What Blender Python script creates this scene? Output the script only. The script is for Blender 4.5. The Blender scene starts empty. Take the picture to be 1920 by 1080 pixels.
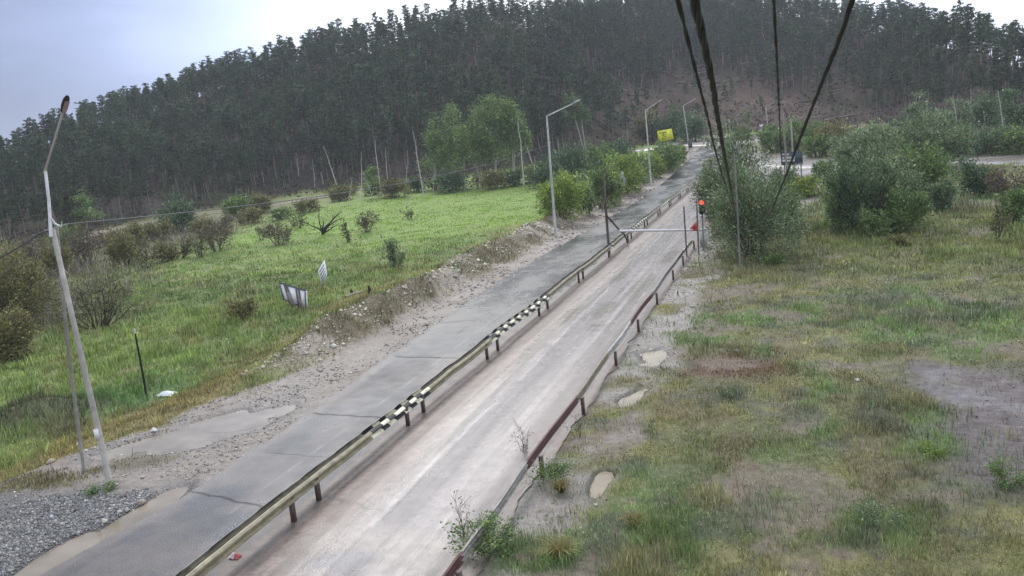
import bpy, math, random
import numpy as np
rad = math.radians
C = bpy.context.scene.collection
S = bpy.context.scene
RNG = np.random.default_rng(7)
random.seed(7)

# ------------------------------------------------------------------ camera
F = 1600.0                      # focal length in pixels of the 1920 px wide frame
YAW, PITCH, ROLL, CAMH = 0.32663, 0.17799, 0.098715, 8.5
cf = np.array([-math.sin(YAW)*math.cos(PITCH), math.cos(YAW)*math.cos(PITCH), -math.sin(PITCH)])
r0 = np.array([math.cos(YAW), math.sin(YAW), 0.0]); u0 = np.cross(r0, cf)
cr = r0*math.cos(ROLL)-u0*math.sin(ROLL); cu = u0*math.cos(ROLL)+r0*math.sin(ROLL)
CAM = np.array([0, 0, CAMH])
cam = bpy.data.cameras.new('camera'); co = bpy.data.objects.new('camera', cam); C.objects.link(co)
import mathutils
mw = mathutils.Matrix(((cr[0], cu[0], -cf[0], 0), (cr[1], cu[1], -cf[1], 0), (cr[2], cu[2], -cf[2], CAMH), (0, 0, 0, 1)))
co.matrix_world = mw
cam.sensor_width = 36; cam.lens = 36*F/1920; cam.clip_start = 0.1; cam.clip_end = 6000
S.camera = co

# ------------------------------------------------------------------ sky and sun
SUN_EL, SUN_AZ = rad(40), rad(-24)       # high thin cloud is brightest ahead and a little left
w = bpy.data.worlds.new('World'); S.world = w; w.use_nodes = True
nt = w.node_tree; nt.nodes.clear()
def N(nt, t, **k):
    n = nt.nodes.new(t)
    for a, b in k.items(): setattr(n, a, b)
    return n
out = N(nt, 'ShaderNodeOutputWorld'); bg = N(nt, 'ShaderNodeBackground'); bg.inputs['Strength'].default_value = 0.1
sky = N(nt, 'ShaderNodeTexSky', sky_type='NISHITA'); sky.sun_disc = False
sky.sun_elevation = SUN_EL; sky.sun_rotation = SUN_AZ
tc = N(nt, 'ShaderNodeTexCoord')
dot = N(nt, 'ShaderNodeVectorMath', operation='DOT_PRODUCT')
def ray(px, py):
    d = cf+(px-960)/F*cr-(py-540)/F*cu
    return d/np.linalg.norm(d)
dA, dB = ray(0, 230), ray(640, -60)
g = (dB-dA); g = g/np.dot(g, g)
dot.inputs[1].default_value = g
nt.links.new(tc.outputs['Generated'], dot.inputs[0])
noi = N(nt, 'ShaderNodeTexNoise'); noi.inputs['Scale'].default_value = 3.0; noi.inputs['Detail'].default_value = 4
mp = N(nt, 'ShaderNodeMapping'); mp.inputs['Scale'].default_value = (1, 1, 3.0)
nt.links.new(tc.outputs['Generated'], mp.inputs[0]); nt.links.new(mp.outputs[0], noi.inputs['Vector'])
ma = N(nt, 'ShaderNodeMath', operation='MULTIPLY_ADD'); nt.links.new(noi.outputs['Fac'], ma.inputs[0]); ma.inputs[1].default_value = 0.8
nt.links.new(dot.outputs['Value'], ma.inputs[2])
cr_ = N(nt, 'ShaderNodeValToRGB'); el = cr_.color_ramp.elements
off = float(np.dot(dA, g))+0.40
sc_ = N(nt, 'ShaderNodeMapRange'); sc_.inputs['From Min'].default_value = off-1.2; sc_.inputs['From Max'].default_value = off+2.2
nt.links.new(ma.outputs[0], sc_.inputs['Value']); nt.links.new(sc_.outputs[0], cr_.inputs[0])
el[0].position = 0.0; el[0].color = (0.86, 0.86, 0.86, 1)
el[1].position = 1.0; el[1].color = (.86, .94, 1.1, 1)
for p_, c_ in ((0.16, (0.66, .68, .74, 1)), (.27, (.18, .22, .34, 1)), (0.353, (0.19, 0.235, 0.375, 1)), (0.456, (0.31, 0.38, 0.59, 1)), (0.559, (0.56, 0.66, 0.93, 1)), (0.647, (0.90, 0.97, 1.08, 1)), (0.853, (1.1, 1.1, 1.08, 1))):
    e = el.new(p_); e.color = c_
mul = N(nt, 'ShaderNodeVectorMath', operation='SCALE'); nt.links.new(cr_.outputs[0], mul.inputs[0]); mul.inputs['Scale'].default_value = 9.6
mul2 = N(nt, 'ShaderNodeVectorMath', operation='SCALE'); nt.links.new(sky.outputs[0], mul2.inputs[0]); mul2.inputs['Scale'].default_value = 0.05
add = N(nt, 'ShaderNodeVectorMath', operation='ADD'); nt.links.new(mul.outputs[0], add.inputs[0]); nt.links.new(mul2.outputs[0], add.inputs[1])
nt.links.new(add.outputs[0], bg.inputs['Color']); nt.links.new(bg.outputs[0], out.inputs['Surface'])
sl = bpy.data.lights.new('sun', 'SUN'); sl.energy = 1.2; sl.angle = rad(16); sl.color = (1, 0.97, 0.93)
so = bpy.data.objects.new('sun', sl); C.objects.link(so)
sd = mathutils.Vector((math.sin(SUN_AZ)*math.cos(SUN_EL), math.cos(SUN_AZ)*math.cos(SUN_EL), math.sin(SUN_EL)))
so.rotation_euler = sd.to_track_quat('Z', 'Y').to_euler(); so.location = (0, 0, 60)
S.view_settings.view_transform = 'Standard'; S.view_settings.look = 'None'; S.view_settings.gamma = 1
S.view_settings.exposure = 0.58
S.cycles.max_bounces = 6; S.cycles.diffuse_bounces = 2; S.cycles.glossy_bounces = 2; S.cycles.transmission_bounces = 2
S.cycles.transparent_max_bounces = 4; S.cycles.volume_bounces = 0; S.cycles.caustics_reflective = False; S.cycles.caustics_refractive = False

# ------------------------------------------------------------------ noise and colour helpers
def _h(ix, iy, s):
    n = (ix.astype(np.int64)*374761393+iy.astype(np.int64)*668265263+s*2147483647) & 0xffffffff
    n = ((n ^ (n >> 13))*1274126177) & 0xffffffff
    return ((n ^ (n >> 16)) & 0xffff)/65535.0
def vnoise(x, y, s=0):
    ix = np.floor(x); iy = np.floor(y); fx = x-ix; fy = y-iy
    fx = fx*fx*(3-2*fx); fy = fy*fy*(3-2*fy)
    a = _h(ix, iy, s); b = _h(ix+1, iy, s); c = _h(ix, iy+1, s); d = _h(ix+1, iy+1, s)
    return (a+(b-a)*fx)+((c+(d-c)*fx)-(a+(b-a)*fx))*fy
def fbm(x, y, scale, oct=4, s=0):
    x = np.asarray(x, float)/scale; y = np.asarray(y, float)/scale; v = 0; a = .5; t = 0
    for i in range(oct):
        v = v+a*vnoise(x+17.3*i, y-9.1*i, s+i); t += a; a *= .5; x = x*2.03; y = y*2.03
    return v/t
def ss(a, b, x):
    t = np.clip((np.asarray(x, float)-a)/(b-a), 0, 1); return t*t*(3-2*t)
def mix(c, d, m):
    m = np.asarray(m)[..., None]; return c*(1-m)+np.asarray(d, float)*m

# ------------------------------------------------------------------ terrain
def rise(y): return np.interp(y, [-50, 112, 125, 165, 200, 230, 270, 3000], [0, 0, 0.15, 1.3, 2.3, 2.8, 3.0, 3.0])
def blob(x, y, cx, cy, rx, ry, a=0, s=50, ragged=.35):
    ca, sa = math.cos(a), math.sin(a); dx = x-cx; dy = y-cy
    u = (dx*ca+dy*sa)/rx; v = (-dx*sa+dy*ca)/ry
    return np.clip(1.15-np.sqrt(u*u+v*v)+(fbm(x, y, 1.1, 3, s)-.5)*2*ragged, 0, 1)
LAKE = [(-19.2, 22.2, 3.1, .75, 1.08), (-17.9, 21.9, 2.5, .78, .95), (-17.6, 23.6, 1.3, .9, .9)]
PUD = [(-15.85, 15.6, .62, 2.3, 0.12), (-16.4, 13.6, .5, 1.6, 0.1)]
RPUD = [(-4.95, 30.1, .6, 1.2, 0), (-4.7, 19.0, .25, .8, 0.1), (-5.0, 25.6, .3, 1.0, -.1)]
def zflat(x, y):
    x = np.asarray(x, float); y = np.asarray(y, float)
    r = np.hypot(x, y)
    n1 = fbm(x, y, 14, 4, 1)-.5; n2 = fbm(x, y, 1.7, 4, 5)-.5
    z = rise(y)
    near = ss(-18, -16.6, x)*(1-ss(-6.3, -5.9, x))*(1-ss(215, 235, y))
    left = 1-ss(-26.5, -20.6, x); right = ss(-6.2, -3, x)
    z = z-1.0*left*(1-ss(140, 190, y)*.6)+left*n1*1.1*(1-.7*ss(-23, -20, x)*(y < 29))
    z = z-.10*right+right*n1*.8*ss(5, 30, r)
    # windrow of dumped stones beside the left lane
    bw = 0.95*np.exp(-((x+20.3+1.0*(vnoise(y/9, y*0, 3)-.5))/1.15)**2)*ss(28.5, 34, y)*(1-ss(95, 118, y))
    z = z+bw*(0.7+0.7*vnoise(x/1.3, y/2.1, 9))
    # low mounds on the near left verge
    z = z+0.95*np.exp(-(((x+29.0)/2.4)**2+((y-25.2)/2.2)**2))
    z = z+n2*(0.16*(1-near))*(1-.55*ss(-19.5, -17.5, x)*(1-near)*(x < -10))
    z = np.where(near > 0, z*(1-near)+near*(rise(y)-.03), z)
    dep = 0
    for L in LAKE: dep = np.maximum(dep, blob(x, y, *L, s=50, ragged=.55))
    for L in PUD: dep = np.maximum(dep, blob(x, y, *L, s=60, ragged=.2))
    for L in RPUD: dep = np.maximum(dep, blob(x, y, *L, s=70, ragged=.9))
    z = z-np.clip(dep*1.5, 0, 1)*.2
    # tyre ruts in the mud on the right
    mud = mudmask(x, y)
    z = z+mud*.05*np.sin((x*.35+y)*2*math.pi/.34+3*vnoise(x/.6, y/.6, 21))*(.4+vnoise(x/.9, y/.9, 22))
    return z
def mudmask(x, y):
    return np.clip(ss(2.4, 4.0, x+(fbm(x, y, 1.6, 3, 30)-.5)*3)*ss(18.5, 21, y+(fbm(x, y, 2, 3, 31)-.5)*3)*(1-ss(27, 29.5, y+(fbm(x, y, 2, 3, 32)-.5)*4)), 0, 1)
def G(px, py, zf=None, tmin=5, tmax=900):
    zf = zf or zterr
    d = cf+(px-960)/F*cr-(py-540)/F*cu; d = d/np.hypot(d[0], d[1])
    t = np.exp(np.linspace(math.log(tmin), math.log(tmax), 900))
    h = CAMH+d[2]*t-zf(d[0]*t, d[1]*t)
    k = np.argmax(h < 0)
    if h[k] >= 0: k = len(t)-1
    a, b = t[max(k-1, 0)], t[k]
    for _ in range(18):
        m = (a+b)/2
        if CAMH+d[2]*m-float(zf(np.array([d[0]*m]), np.array([d[1]*m]))[0]) > 0: a = m
        else: b = m
    return np.array([d[0]*b, d[1]*b, CAMH+d[2]*b])
def P(px, py, dist):            # point on the sight line at a horizontal distance
    d = cf+(px-960)/F*cr-(py-540)/F*cu; d = d/np.hypot(d[0], d[1]); return CAM+d*dist
def azof(p): return math.atan2(p[0], p[1])
FOOT = [(-900, 560), (-300, 520), (0, 470), (200, 424), (440, 380), (600, 358), (800, 338), (1000, 320), (1150, 288), (1300, 256), (1420, 250), (1560, 236), (1670, 228), (1800, 232), (1920, 232), (2300, 215), (3000, 190)]
SKY = [(-900, 360), (-300, 300), (0, 262), (100, 230), (200, 190), (300, 155), (400, 122), (500, 96), (600, 68), (700, 46), (800, 20), (900, 3), (1000, -2), (1100, -5), (1200, -22), (1300, -36), (1400, -26), (1500, -14), (1600, -2), (1700, 12), (1800, 30), (1920, 56), (2300, 110), (3000, 200)]
fa, fr, fz = [], [], []
for px, py in FOOT:
    q = G(px, py, zflat); fa.append(azof(q)); fr.append(math.hypot(q[0], q[1])); fz.append(q[2])
fr = np.minimum(fr, 300)
sa, se = [], []
for px, py in SKY:
    d = ray(px, py); sa.append(azof(d)); se.append(d[2]/math.hypot(d[0], d[1]))
azs = np.radians(np.linspace(-75, 60, 271))
RF = np.interp(azs, fa, fr); RF = np.convolve(np.pad(RF, 6, mode='edge'), np.ones(13)/13, 'valid')
slope = np.interp(azs, [azof(ray(-300, 400)), azof(ray(0, 300)), azof(ray(400, 250)), azof(ray(700, 150)), azof(ray(1300, 200)), azof(ray(1900, 120)), azof(ray(2500, 100))], [.09, .13, .27, .36, .38, .29, .25])
TH = np.interp(azs, [azof(ray(0, 300)), azof(ray(700, 150)), azof(ray(1900, 100))], [8.3, 10.3, 9.3])
EE = np.interp(azs, sa, se)
ZF = rise(RF*np.cos(azs))-.5
RC = np.clip((ZF-slope*RF+TH-CAMH)/(EE-slope), RF+25, 520)
RC = np.convolve(np.pad(RC, 3, mode='edge'), np.ones(7)/7, 'valid')
ZC = EE*RC+CAMH-TH-ZF
def hill(x, y):
    az = np.arctan2(x, y); r = np.hypot(x, y)
    rf = np.interp(az, azs, RF); rc = np.interp(az, azs, RC); zc = np.maximum(np.interp(az, azs, ZC), 1)
    t = (r-rf)/(rc-rf)
    k = np.where(t < 1, np.clip(t, 0, 1)**1.12, np.maximum(1-(r-rc)/np.maximum(rc-rf, 60)*.35, .25))
    inside = ss(math.radians(-85), math.radians(-70), az)*(1-ss(math.radians(62), math.radians(75), az))
    return zc*k*inside*np.where(t > 0, 1, 0)+np.where(t > 0, 1, 0)*np.clip(t*4, 0, 1)*(fbm(x, y, 22, 4, 40)-.5)*4.5*inside, t
def zterr(x, y):
    h, t = hill(np.asarray(x, float), np.asarray(y, float)); return zflat(x, y)+h
def Z(x, y): return float(zterr(np.array([float(x)]), np.array([float(y)]))[0])

# ------------------------------------------------------------------ mesh helpers
def mesh(name, v, f, col=None, mats=(), smooth=False, fm=None, extra=None):
    v = np.asarray(v, np.float32); f = np.asarray(f, np.int32); k = f.shape[1]
    m = bpy.data.meshes.new(name)
    m.vertices.add(len(v)); m.vertices.foreach_set('co', v.ravel())
    m.loops.add(f.size); m.loops.foreach_set('vertex_index', f.ravel())
    m.polygons.add(len(f)); m.polygons.foreach_set('loop_start', np.arange(0, f.size, k, dtype=np.int32))
    m.polygons.foreach_set('loop_total', np.full(len(f), k, np.int32))
    if smooth: m.polygons.foreach_set('use_smooth', np.ones(len(f), bool))
    if fm is not None: m.polygons.foreach_set('material_index', np.asarray(fm, np.int32))
    m.update(calc_edges=True)
    if col is not None:
        a = m.attributes.new('Col', 'FLOAT_COLOR', 'POINT')
        c = np.ones((len(v), 4), np.float32); c[:, :col.shape[1]] = col; a.data.foreach_set('color', c.ravel())
    for q in mats: m.materials.append(q)
    return m
def link(name, me, parent=None, loc=None):
    o = bpy.data.objects.new(name, me); C.objects.link(o)
    if parent is not None: o.parent = parent
    if loc is not None: o.location = loc
    return o
def tag(o, label=None, cat=None, group=None, kind=None):
    if label: o['label'] = label
    if cat: o['category'] = cat
    if group: o['group'] = group
    if kind: o['kind'] = kind
    return o
def empty(name, loc, label=None, cat=None, group=None):
    o = bpy.data.objects.new(name, None); o.empty_display_size = .3; C.objects.link(o); o.location = loc
    return tag(o, label, cat, group)
class MB:                       # collects triangles
    def __init__(s): s.v = []; s.f = []; s.c = []; s.n = 0; s.m = []
    def add(s, v, f, col=(1, 1, 1), mi=0):
        v = np.asarray(v, float); f = np.asarray(f, int)
        if f.shape[1] == 4: f = np.vstack([f[:, [0, 1, 2]], f[:, [0, 2, 3]]])
        s.v.append(v); s.f.append(f+s.n); s.n += len(v)
        c = np.asarray(col, float); s.c.append(np.broadcast_to(c, (len(v), 3)).copy() if c.ndim == 1 else c); s.m.append(np.full(len(f), mi))
        return s
    def tube(s, pts, radii, n=6, col=(1, 1, 1), mi=0, cap=True):
        pts = np.asarray(pts, float); k = len(pts); radii = np.broadcast_to(np.asarray(radii, float), (k,))
        t = np.gradient(pts, axis=0); t /= np.linalg.norm(t, axis=1)[:, None]+1e-9
        ref = np.array([0, 0, 1.]) if abs(t[0][2]) < .9 else np.array([1., 0, 0])
        a = np.cross(t, ref); a /= np.linalg.norm(a, axis=1)[:, None]+1e-9; b = np.cross(t, a)
        an = np.linspace(0, 2*math.pi, n, endpoint=False)
        v = (pts[:, None]+radii[:, None, None]*(np.cos(an)[None, :, None]*a[:, None]+np.sin(an)[None, :, None]*b[:, None])).reshape(-1, 3)
        f = [(i*n+j, i*n+(j+1) % n, (i+1)*n+(j+1) % n, (i+1)*n+j) for i in range(k-1) for j in range(n)]
        s.add(v, f, col, mi)
        if cap:
            base = s.n-len(v)
            for ring in (0, k-1):
                idx = [base+ring*n+j for j in range(n)]
                ff = [(idx[0], idx[j], idx[j+1]) for j in range(1, n-1)]
                s.f.append(np.array(ff)); s.m.append(np.full(len(ff), mi))
        return s
    def box(s, c, size, rz=0, col=(1, 1, 1), mi=0, ax=None):
        sx, sy, sz = np.array(size)/2.
        v = np.array([(x, y, z) for x in (-sx, sx) for y in (-sy, sy) for z in (-sz, sz)])
        if ax is not None: v = v@np.array(ax)
        elif rz:
            cc, sn = math.cos(rz), math.sin(rz); v = v@np.array([[cc, sn, 0], [-sn, cc, 0], [0, 0, 1]])
        v = v+np.array(c)
        s.add(v, [(0, 1, 3, 2), (4, 6, 7, 5), (0, 4, 5, 1), (2, 3, 7, 6), (0, 2, 6, 4), (1, 5, 7, 3)], col, mi); return s
    def me(s, name, mats, smooth=False):
        return mesh(name, np.vstack(s.v), np.vstack(s.f), np.vstack(s.c), mats, smooth, np.concatenate(s.m))
    def build(s, name, mats, parent=None, smooth=False, loc=None):
        if not isinstance(mats, (list, tuple)): mats = [mats]
        return link(name, s.me(name, mats, smooth), parent, loc)

# ------------------------------------------------------------------ materials
def mat_attr(name, rough=.8, noise=0, nscale=8, bump=0, bscale=20, trans=0, var=0, spec=.3, fine=None, metal=0):
    m = bpy.data.materials.new(name); m.use_nodes = True; t = m.node_tree; t.nodes.clear()
    o = N(t, 'ShaderNodeOutputMaterial'); a = N(t, 'ShaderNodeAttribute', attribute_name='Col')
    col = a.outputs['Color']
    geo = N(t, 'ShaderNodeTexCoord')
    if noise:
        n = N(t, 'ShaderNodeTexNoise'); n.inputs['Scale'].default_value = nscale; n.inputs['Detail'].default_value = 5; n.inputs['Roughness'].default_value = .65
        t.links.new(geo.outputs['Object'], n.inputs['Vector'])
        r = N(t, 'ShaderNodeMapRange'); r.inputs['From Min'].default_value = .25; r.inputs['From Max'].default_value = .75
        r.inputs['To Min'].default_value = 1-noise; r.inputs['To Max'].default_value = 1+noise
        t.links.new(n.outputs['Fac'], r.inputs['Value'])
        v = N(t, 'ShaderNodeVectorMath', operation='SCALE'); t.links.new(col, v.inputs[0]); t.links.new(r.outputs[0], v.inputs['Scale']); col = v.outputs[0]
    if var:
        oi = N(t, 'ShaderNodeObjectInfo'); r = N(t, 'ShaderNodeMapRange'); r.inputs['To Min'].default_value = 1-var; r.inputs['To Max'].default_value = 1+var
        t.links.new(oi.outputs['Random'], r.inputs['Value'])
        v = N(t, 'ShaderNodeVectorMath', operation='SCALE'); t.links.new(col, v.inputs[0]); t.links.new(r.outputs[0], v.inputs['Scale']); col = v.outputs[0]
    if trans:
        d = N(t, 'ShaderNodeBsdfDiffuse'); tr = N(t, 'ShaderNodeBsdfTranslucent'); mx = N(t, 'ShaderNodeMixShader'); mx.inputs[0].default_value = trans
        t.links.new(col, d.inputs[0]); t.links.new(col, tr.inputs[0]); t.links.new(d.outputs[0], mx.inputs[1]); t.links.new(tr.outputs[0], mx.inputs[2])
        gl = N(t, 'ShaderNodeBsdfGlossy'); gl.inputs['Roughness'].default_value = .45; mx2 = N(t, 'ShaderNodeMixShader'); mx2.inputs[0].default_value = .035
        t.links.new(mx.outputs[0], mx2.inputs[1]); t.links.new(gl.outputs[0], mx2.inputs[2])
        t.links.new(mx2.outputs[0], o.inputs[0]); return m
    b = N(t, 'ShaderNodeBsdfPrincipled'); b.inputs['Roughness'].default_value = rough; b.inputs['Metallic'].default_value = metal
    b.inputs['Specular IOR Level'].default_value = spec
    t.links.new(col, b.inputs['Base Color'])
    if fine == 'wet':           # alpha of the attribute carries roughness
        nn = N(t, 'ShaderNodeTexNoise'); nn.inputs['Scale'].default_value = 1.6; nn.inputs['Detail'].default_value = 6
        t.links.new(geo.outputs['Object'], nn.inputs['Vector'])
        m2 = N(t, 'ShaderNodeMath', operation='MULTIPLY_ADD'); t.links.new(nn.outputs['Fac'], m2.inputs[0]); m2.inputs[1].default_value = .3; t.links.new(a.outputs['Alpha'], m2.inputs[2])
        m3 = N(t, 'ShaderNodeMath', operation='SUBTRACT'); t.links.new(m2.outputs[0], m3.inputs[0]); m3.inputs[1].default_value = .15
        m3.use_clamp = True
        t.links.new(m3.outputs[0], b.inputs['Roughness'])
    if bump:
        n = N(t, 'ShaderNodeTexNoise'); n.inputs['Scale'].default_value = bscale; n.inputs['Detail'].default_value = 6; n.inputs['Roughness'].default_value = .7
        t.links.new(geo.outputs['Object'], n.inputs['Vector'])
        bp = N(t, 'ShaderNodeBump'); bp.inputs['Strength'].default_value = bump; bp.inputs['Distance'].default_value = .05
        t.links.new(n.outputs['Fac'], bp.inputs['Height']); t.links.new(bp.outputs[0], b.inputs['Normal'])
    t.links.new(b.outputs[0], o.inputs[0]); return m
M_GROUND = mat_attr('soil', .8, .42, 4, .9, 9, fine='wet', spec=.35)
M_HILL = mat_attr('forest_floor', .95, .45, .8, .9, 2)
M_ROAD = mat_attr('wet_asphalt', .4, .24, 3.0, .3, 22, fine='wet', spec=.5)
M_LEAF = mat_attr('leaf', trans=.3, var=.0)
M_PINE = mat_attr('pine_needles', trans=.15, var=.28)
M_GRASS = mat_attr('grass', trans=.3)
M_BARK = mat_attr('bark', .9, .25, 6)
M_STONE = mat_attr('stone', .75, .3, 9, .5, 20)
M_PAINT = mat_attr('weathered_paint', .45, .42, 3.5, .15, 25, spec=.45)
M_WHITE = mat_attr('white_paint', .45, .12, 3, spec=.4)
M_METAL = mat_attr('weathered_metal', .5, .2, 4, .1, 25, spec=.5)
M_CABLE = mat_attr('cable_rubber', .6, .2, 30)
M_CONC = mat_attr('weathered_pole', .8, .35, 3, .3, 15)
def m_water():
    m = bpy.data.materials.new('muddy_water'); m.use_nodes = True; t = m.node_tree; b = t.nodes['Principled BSDF']
    b.inputs['Base Color'].default_value = (.17, .145, .105, 1); b.inputs['Roughness'].default_value = .06; b.inputs['IOR'].default_value = 1.33
    n = N(t, 'ShaderNodeTexNoise'); n.inputs['Scale'].default_value = 5; n.inputs['Detail'].default_value = 3
    tcc = N(t, 'ShaderNodeTexCoord'); t.links.new(tcc.outputs['Object'], n.inputs['Vector'])
    bp = N(t, 'ShaderNodeBump'); bp.inputs['Strength'].default_value = .08; bp.inputs['Distance'].default_value = .01
    t.links.new(n.outputs['Fac'], bp.inputs['Height']); t.links.new(bp.outputs[0], b.inputs['Normal'])
    n2 = N(t, 'ShaderNodeTexNoise'); n2.inputs['Scale'].default_value = .8; t.links.new(tcc.outputs['Object'], n2.inputs['Vector'])
    cr2 = N(t, 'ShaderNodeValToRGB'); cr2.color_ramp.elements[0].color = (.215, .18, .125, 1); cr2.color_ramp.elements[1].color = (.32, .27, .20, 1)
    cr2.color_ramp.elements[0].position = .35; cr2.color_ramp.elements[1].position = .65
    t.links.new(n2.outputs['Fac'], cr2.inputs[0]); t.links.new(cr2.outputs[0], b.inputs['Base Color'])
    return m
M_WATER = m_water()
def m_lamp(name, c, e):
    m = bpy.data.materials.new(name); m.use_nodes = True; b = m.node_tree.nodes['Principled BSDF']
    b.inputs['Base Color'].default_value = (*c, 1); b.inputs['Emission Color'].default_value = (*c, 1); b.inputs['Emission Strength'].default_value = e; return m
M_RED = m_lamp('red_signal_lens', (1, .06, .03), 1.7)

# ------------------------------------------------------------------ ground cover zones: colour, roughness, grass
def zone(x, y):
    """ground colour, roughness, grass colour, grass density, grass height at world points"""
    x = np.asarray(x, float); y = np.asarray(y, float)
    a = fbm(x, y, 9, 4, 101); b = fbm(x, y, 2.2, 4, 102); c = fbm(x, y, .6, 3, 103); d = fbm(x, y, 4.5, 3, 104)
    r = np.hypot(x, y)
    # --- left meadow
    g = mix(np.full(x.shape+(3,), 0.)+np.array([.105, .16, .045]), (.15, .205, .055), ss(.35, .65, a))
    g = mix(g, (.19, .195, .08), ss(.45, .7, b)*.7)
    far = ss(58, 88, y+(a-.5)*25)*ss(-92, -66, x); g = mix(g, (.19, .30, .055), far*.8)
    dry = ss(-29, -23.5, x+(b-.5)*5)*(1-ss(95, 115, y)); g = mix(g, (.20, .165, .07), dry*(.35+.5*ss(.4, .6, d)))
    lush = blob(x, y, -27.5, 27.5, 5, 3.6, .5, 111, .3); g = mix(g, (.075, .17, .05), lush*.9)
    dmd = blob(x, y, -29.0, 25.0, 3.6, 2.6, .3, 112, .4); g = mix(g, (.075, .085, .045), np.clip(dmd*1.5, 0, .9)); scrub = 1-ss(-9, 5, x+57+(y-65)*.45+(a-.5)*16); g = mix(g, (.12, .11, .055), scrub*.75)
    g = g*1.5; soil = g*.6+np.array([.03, .022, .01])
    dens = .95-.25*ss(.55, .7, c); hgt = (.24+.2*b-.12*far)*(1-.45*dry)*(1-.35*ss(45, 80, y))
    rough = np.full(x.shape, .85)
    # berm of stones
    edge = -21.6+(b-.5)*1.3+1.2*ss(33, 28, y)
    berm = ss(edge-.9, edge+.2, x)*(x < -16)*ss(27.5, 31, y)
    st = mix(np.zeros(x.shape+(3,))+np.array([.31, .265, .215]), (.17, .14, .09), ss(.45, .6, b))
    soil = mix(soil, st, berm)
    gb = mix(np.zeros(x.shape+(3,))+np.array([.20, .175, .085]), (.13, .18, .065), ss(.4, .6, c))
    g = mix(g, gb, berm); dens = dens*(1-berm)+berm*np.where(ss(.42, .58, b) > .5, .9, .3)*(1-ss(-18.9, -18.2, x)*.9)
    # gravel shoulder
    gx = np.interp(y, [0, 17.5, 19, 22, 26, 32, 60, 120, 200], [-29, -25.5, -22.6, -21.0, -20.2, -18.9, -18.4, -18.6, -19.4])
    gx = gx+.35*ss(24, 30, y); sh = ss(gx-.35, gx+.35, x+(b-.5)*1.4+(c-.5)*.6)*(x < -15)
    gv = mix(np.zeros(x.shape+(3,))+np.array([.245, .212, .18]), (.17, .135, .105), ss(.4, .62, a*.4+b*.6))
    gv = mix(gv, (.085, .088, .092), (1-ss(16.2, 18.2, y+(b-.5)*2))*.8)
    soil = mix(soil, gv, sh); rough = rough*(1-sh)+sh*(.42+.3*c)
    patch = np.maximum(blob(x, y, -18.6, 19.3, 1.5, .8, .5, 120, .5), blob(x, y, -21.4, 17.9, 2.1, .9, -.1, 121, .5)); patch = np.maximum(patch, blob(x, y, -24.2, 19.2, 1.8, .8, -.4, 122, .5))
    dens = dens*(1-sh)+sh*(.02+1.0*ss(.12, .35, patch)); g = mix(g, (.2, .19, .07), sh*.8)
    soil = mix(soil, (.12, .10, .07), sh*np.clip(patch*1.3, 0, 1)); hgt = hgt*(1-sh*.45)
    # --- right side
    R = ss(-8.4, -8.0, x)
    gr = mix(np.zeros(x.shape+(3,))+np.array([.18, .20, .085]), (.28, .275, .11), ss(.35, .65, b))
    gr = mix(gr, (.15, .235, .085), ss(.46, .6, d)*.8)
    gr = mix(gr, (.24, .20, .11), ss(.54, .68, fbm(x, y, 1.7, 4, 130))*.65); gr = mix(gr, (.15, .17, .12), ss(.55, .66, fbm(x, y, 1.0, 3, 134))*.7)
    gr = mix(gr, (.17, .2, .06), ss(38, 50, y)*(1-ss(62, 72, y))*ss(-2, 4, x)*.6)
    redp = blob(x, y, -2.2, 28.3, 1.9, 1.6, 0, 131, .4); gr = mix(gr, (.16, .085, .055), np.clip(redp*1.4, 0, .9))
    bare = ss(.50, .62, fbm(x, y, 2.4, 5, 132)*.75+fbm(x, y, .7, 3, 135)*.25+.07*(1-ss(-4.2, -2.5, x))-.05)
    sr = mix(gr*.55+np.array([.045, .036, .025]), (.185, .15, .115), bare*.9)
    path = (1-ss(-4.8, -3.9, x+(b-.5)*2.2))*ss(.42, .6, fbm(x, y, 2.6, 3, 133)+.10)*(1-ss(60, 75, y))
    sr = mix(sr, (.23, .205, .18), path)
    mud = mudmask(x, y); sr = mix(sr, mix(np.zeros(x.shape+(3,))+np.array([.115, .092, .09]), (.17, .155, .16), ss(.45, .6, b)), mud)
    wet = ss(66, 84, y)*(1-ss(150, 165, y))*(1-ss(-2, 6, x))
    sr = mix(sr, (.24, .215, .2), wet*.9)
    dr = np.clip(.95-.72*bare-.70*path-.88*mud-.9*wet, .05, 1)*(.5+.6*ss(.35, .5, c))
    hr = .09+.13*ss(.45, .7, d)+.16*ss(35, 55, y)
    gr = gr*1.22; soil = mix(soil, sr, R); g = mix(g, gr, R); dens = dens*(1-R)+dr*R; hgt = hgt*(1-R)+hr*R
    rough = rough*(1-R)+R*(.85-.6*path-.42*mud-.5*wet)
    wl = 0
    for L in LAKE+PUD: wl = np.maximum(wl, blob(x, y, L[0], L[1], L[2]*1.25, L[3]*1.4, L[4], 50, .5))
    for L in RPUD: wl = np.maximum(wl, blob(x, y, L[0], L[1], L[2]*1.6, L[3]*1.3, L[4], 70, .9))
    wl = np.clip(wl*2.2, 0, 1); soil = soil*(1-.42*wl)[..., None]; rough = rough*(1-wl)+.22*wl; dens = dens*(1-.8*wl)
    # under the road
    onr = ss(-16.4, -15.9, x)*(1-ss(-6.5, -6.2, x))*(y < 215); dens = dens*(1-onr)
    # --- hill
    _, t = hill(x, y); H = ss(0, .03, t)
    hs = mix(np.zeros(x.shape+(3,))+np.array([.032, .028, .022]), (.06, .045, .036), ss(.35, .65, fbm(x, y, 12, 4, 140)))
    hs = mix(hs, (.06, .075, .03), ss(.55, .7, fbm(x, y, 8, 4, 141))*.7)
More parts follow.
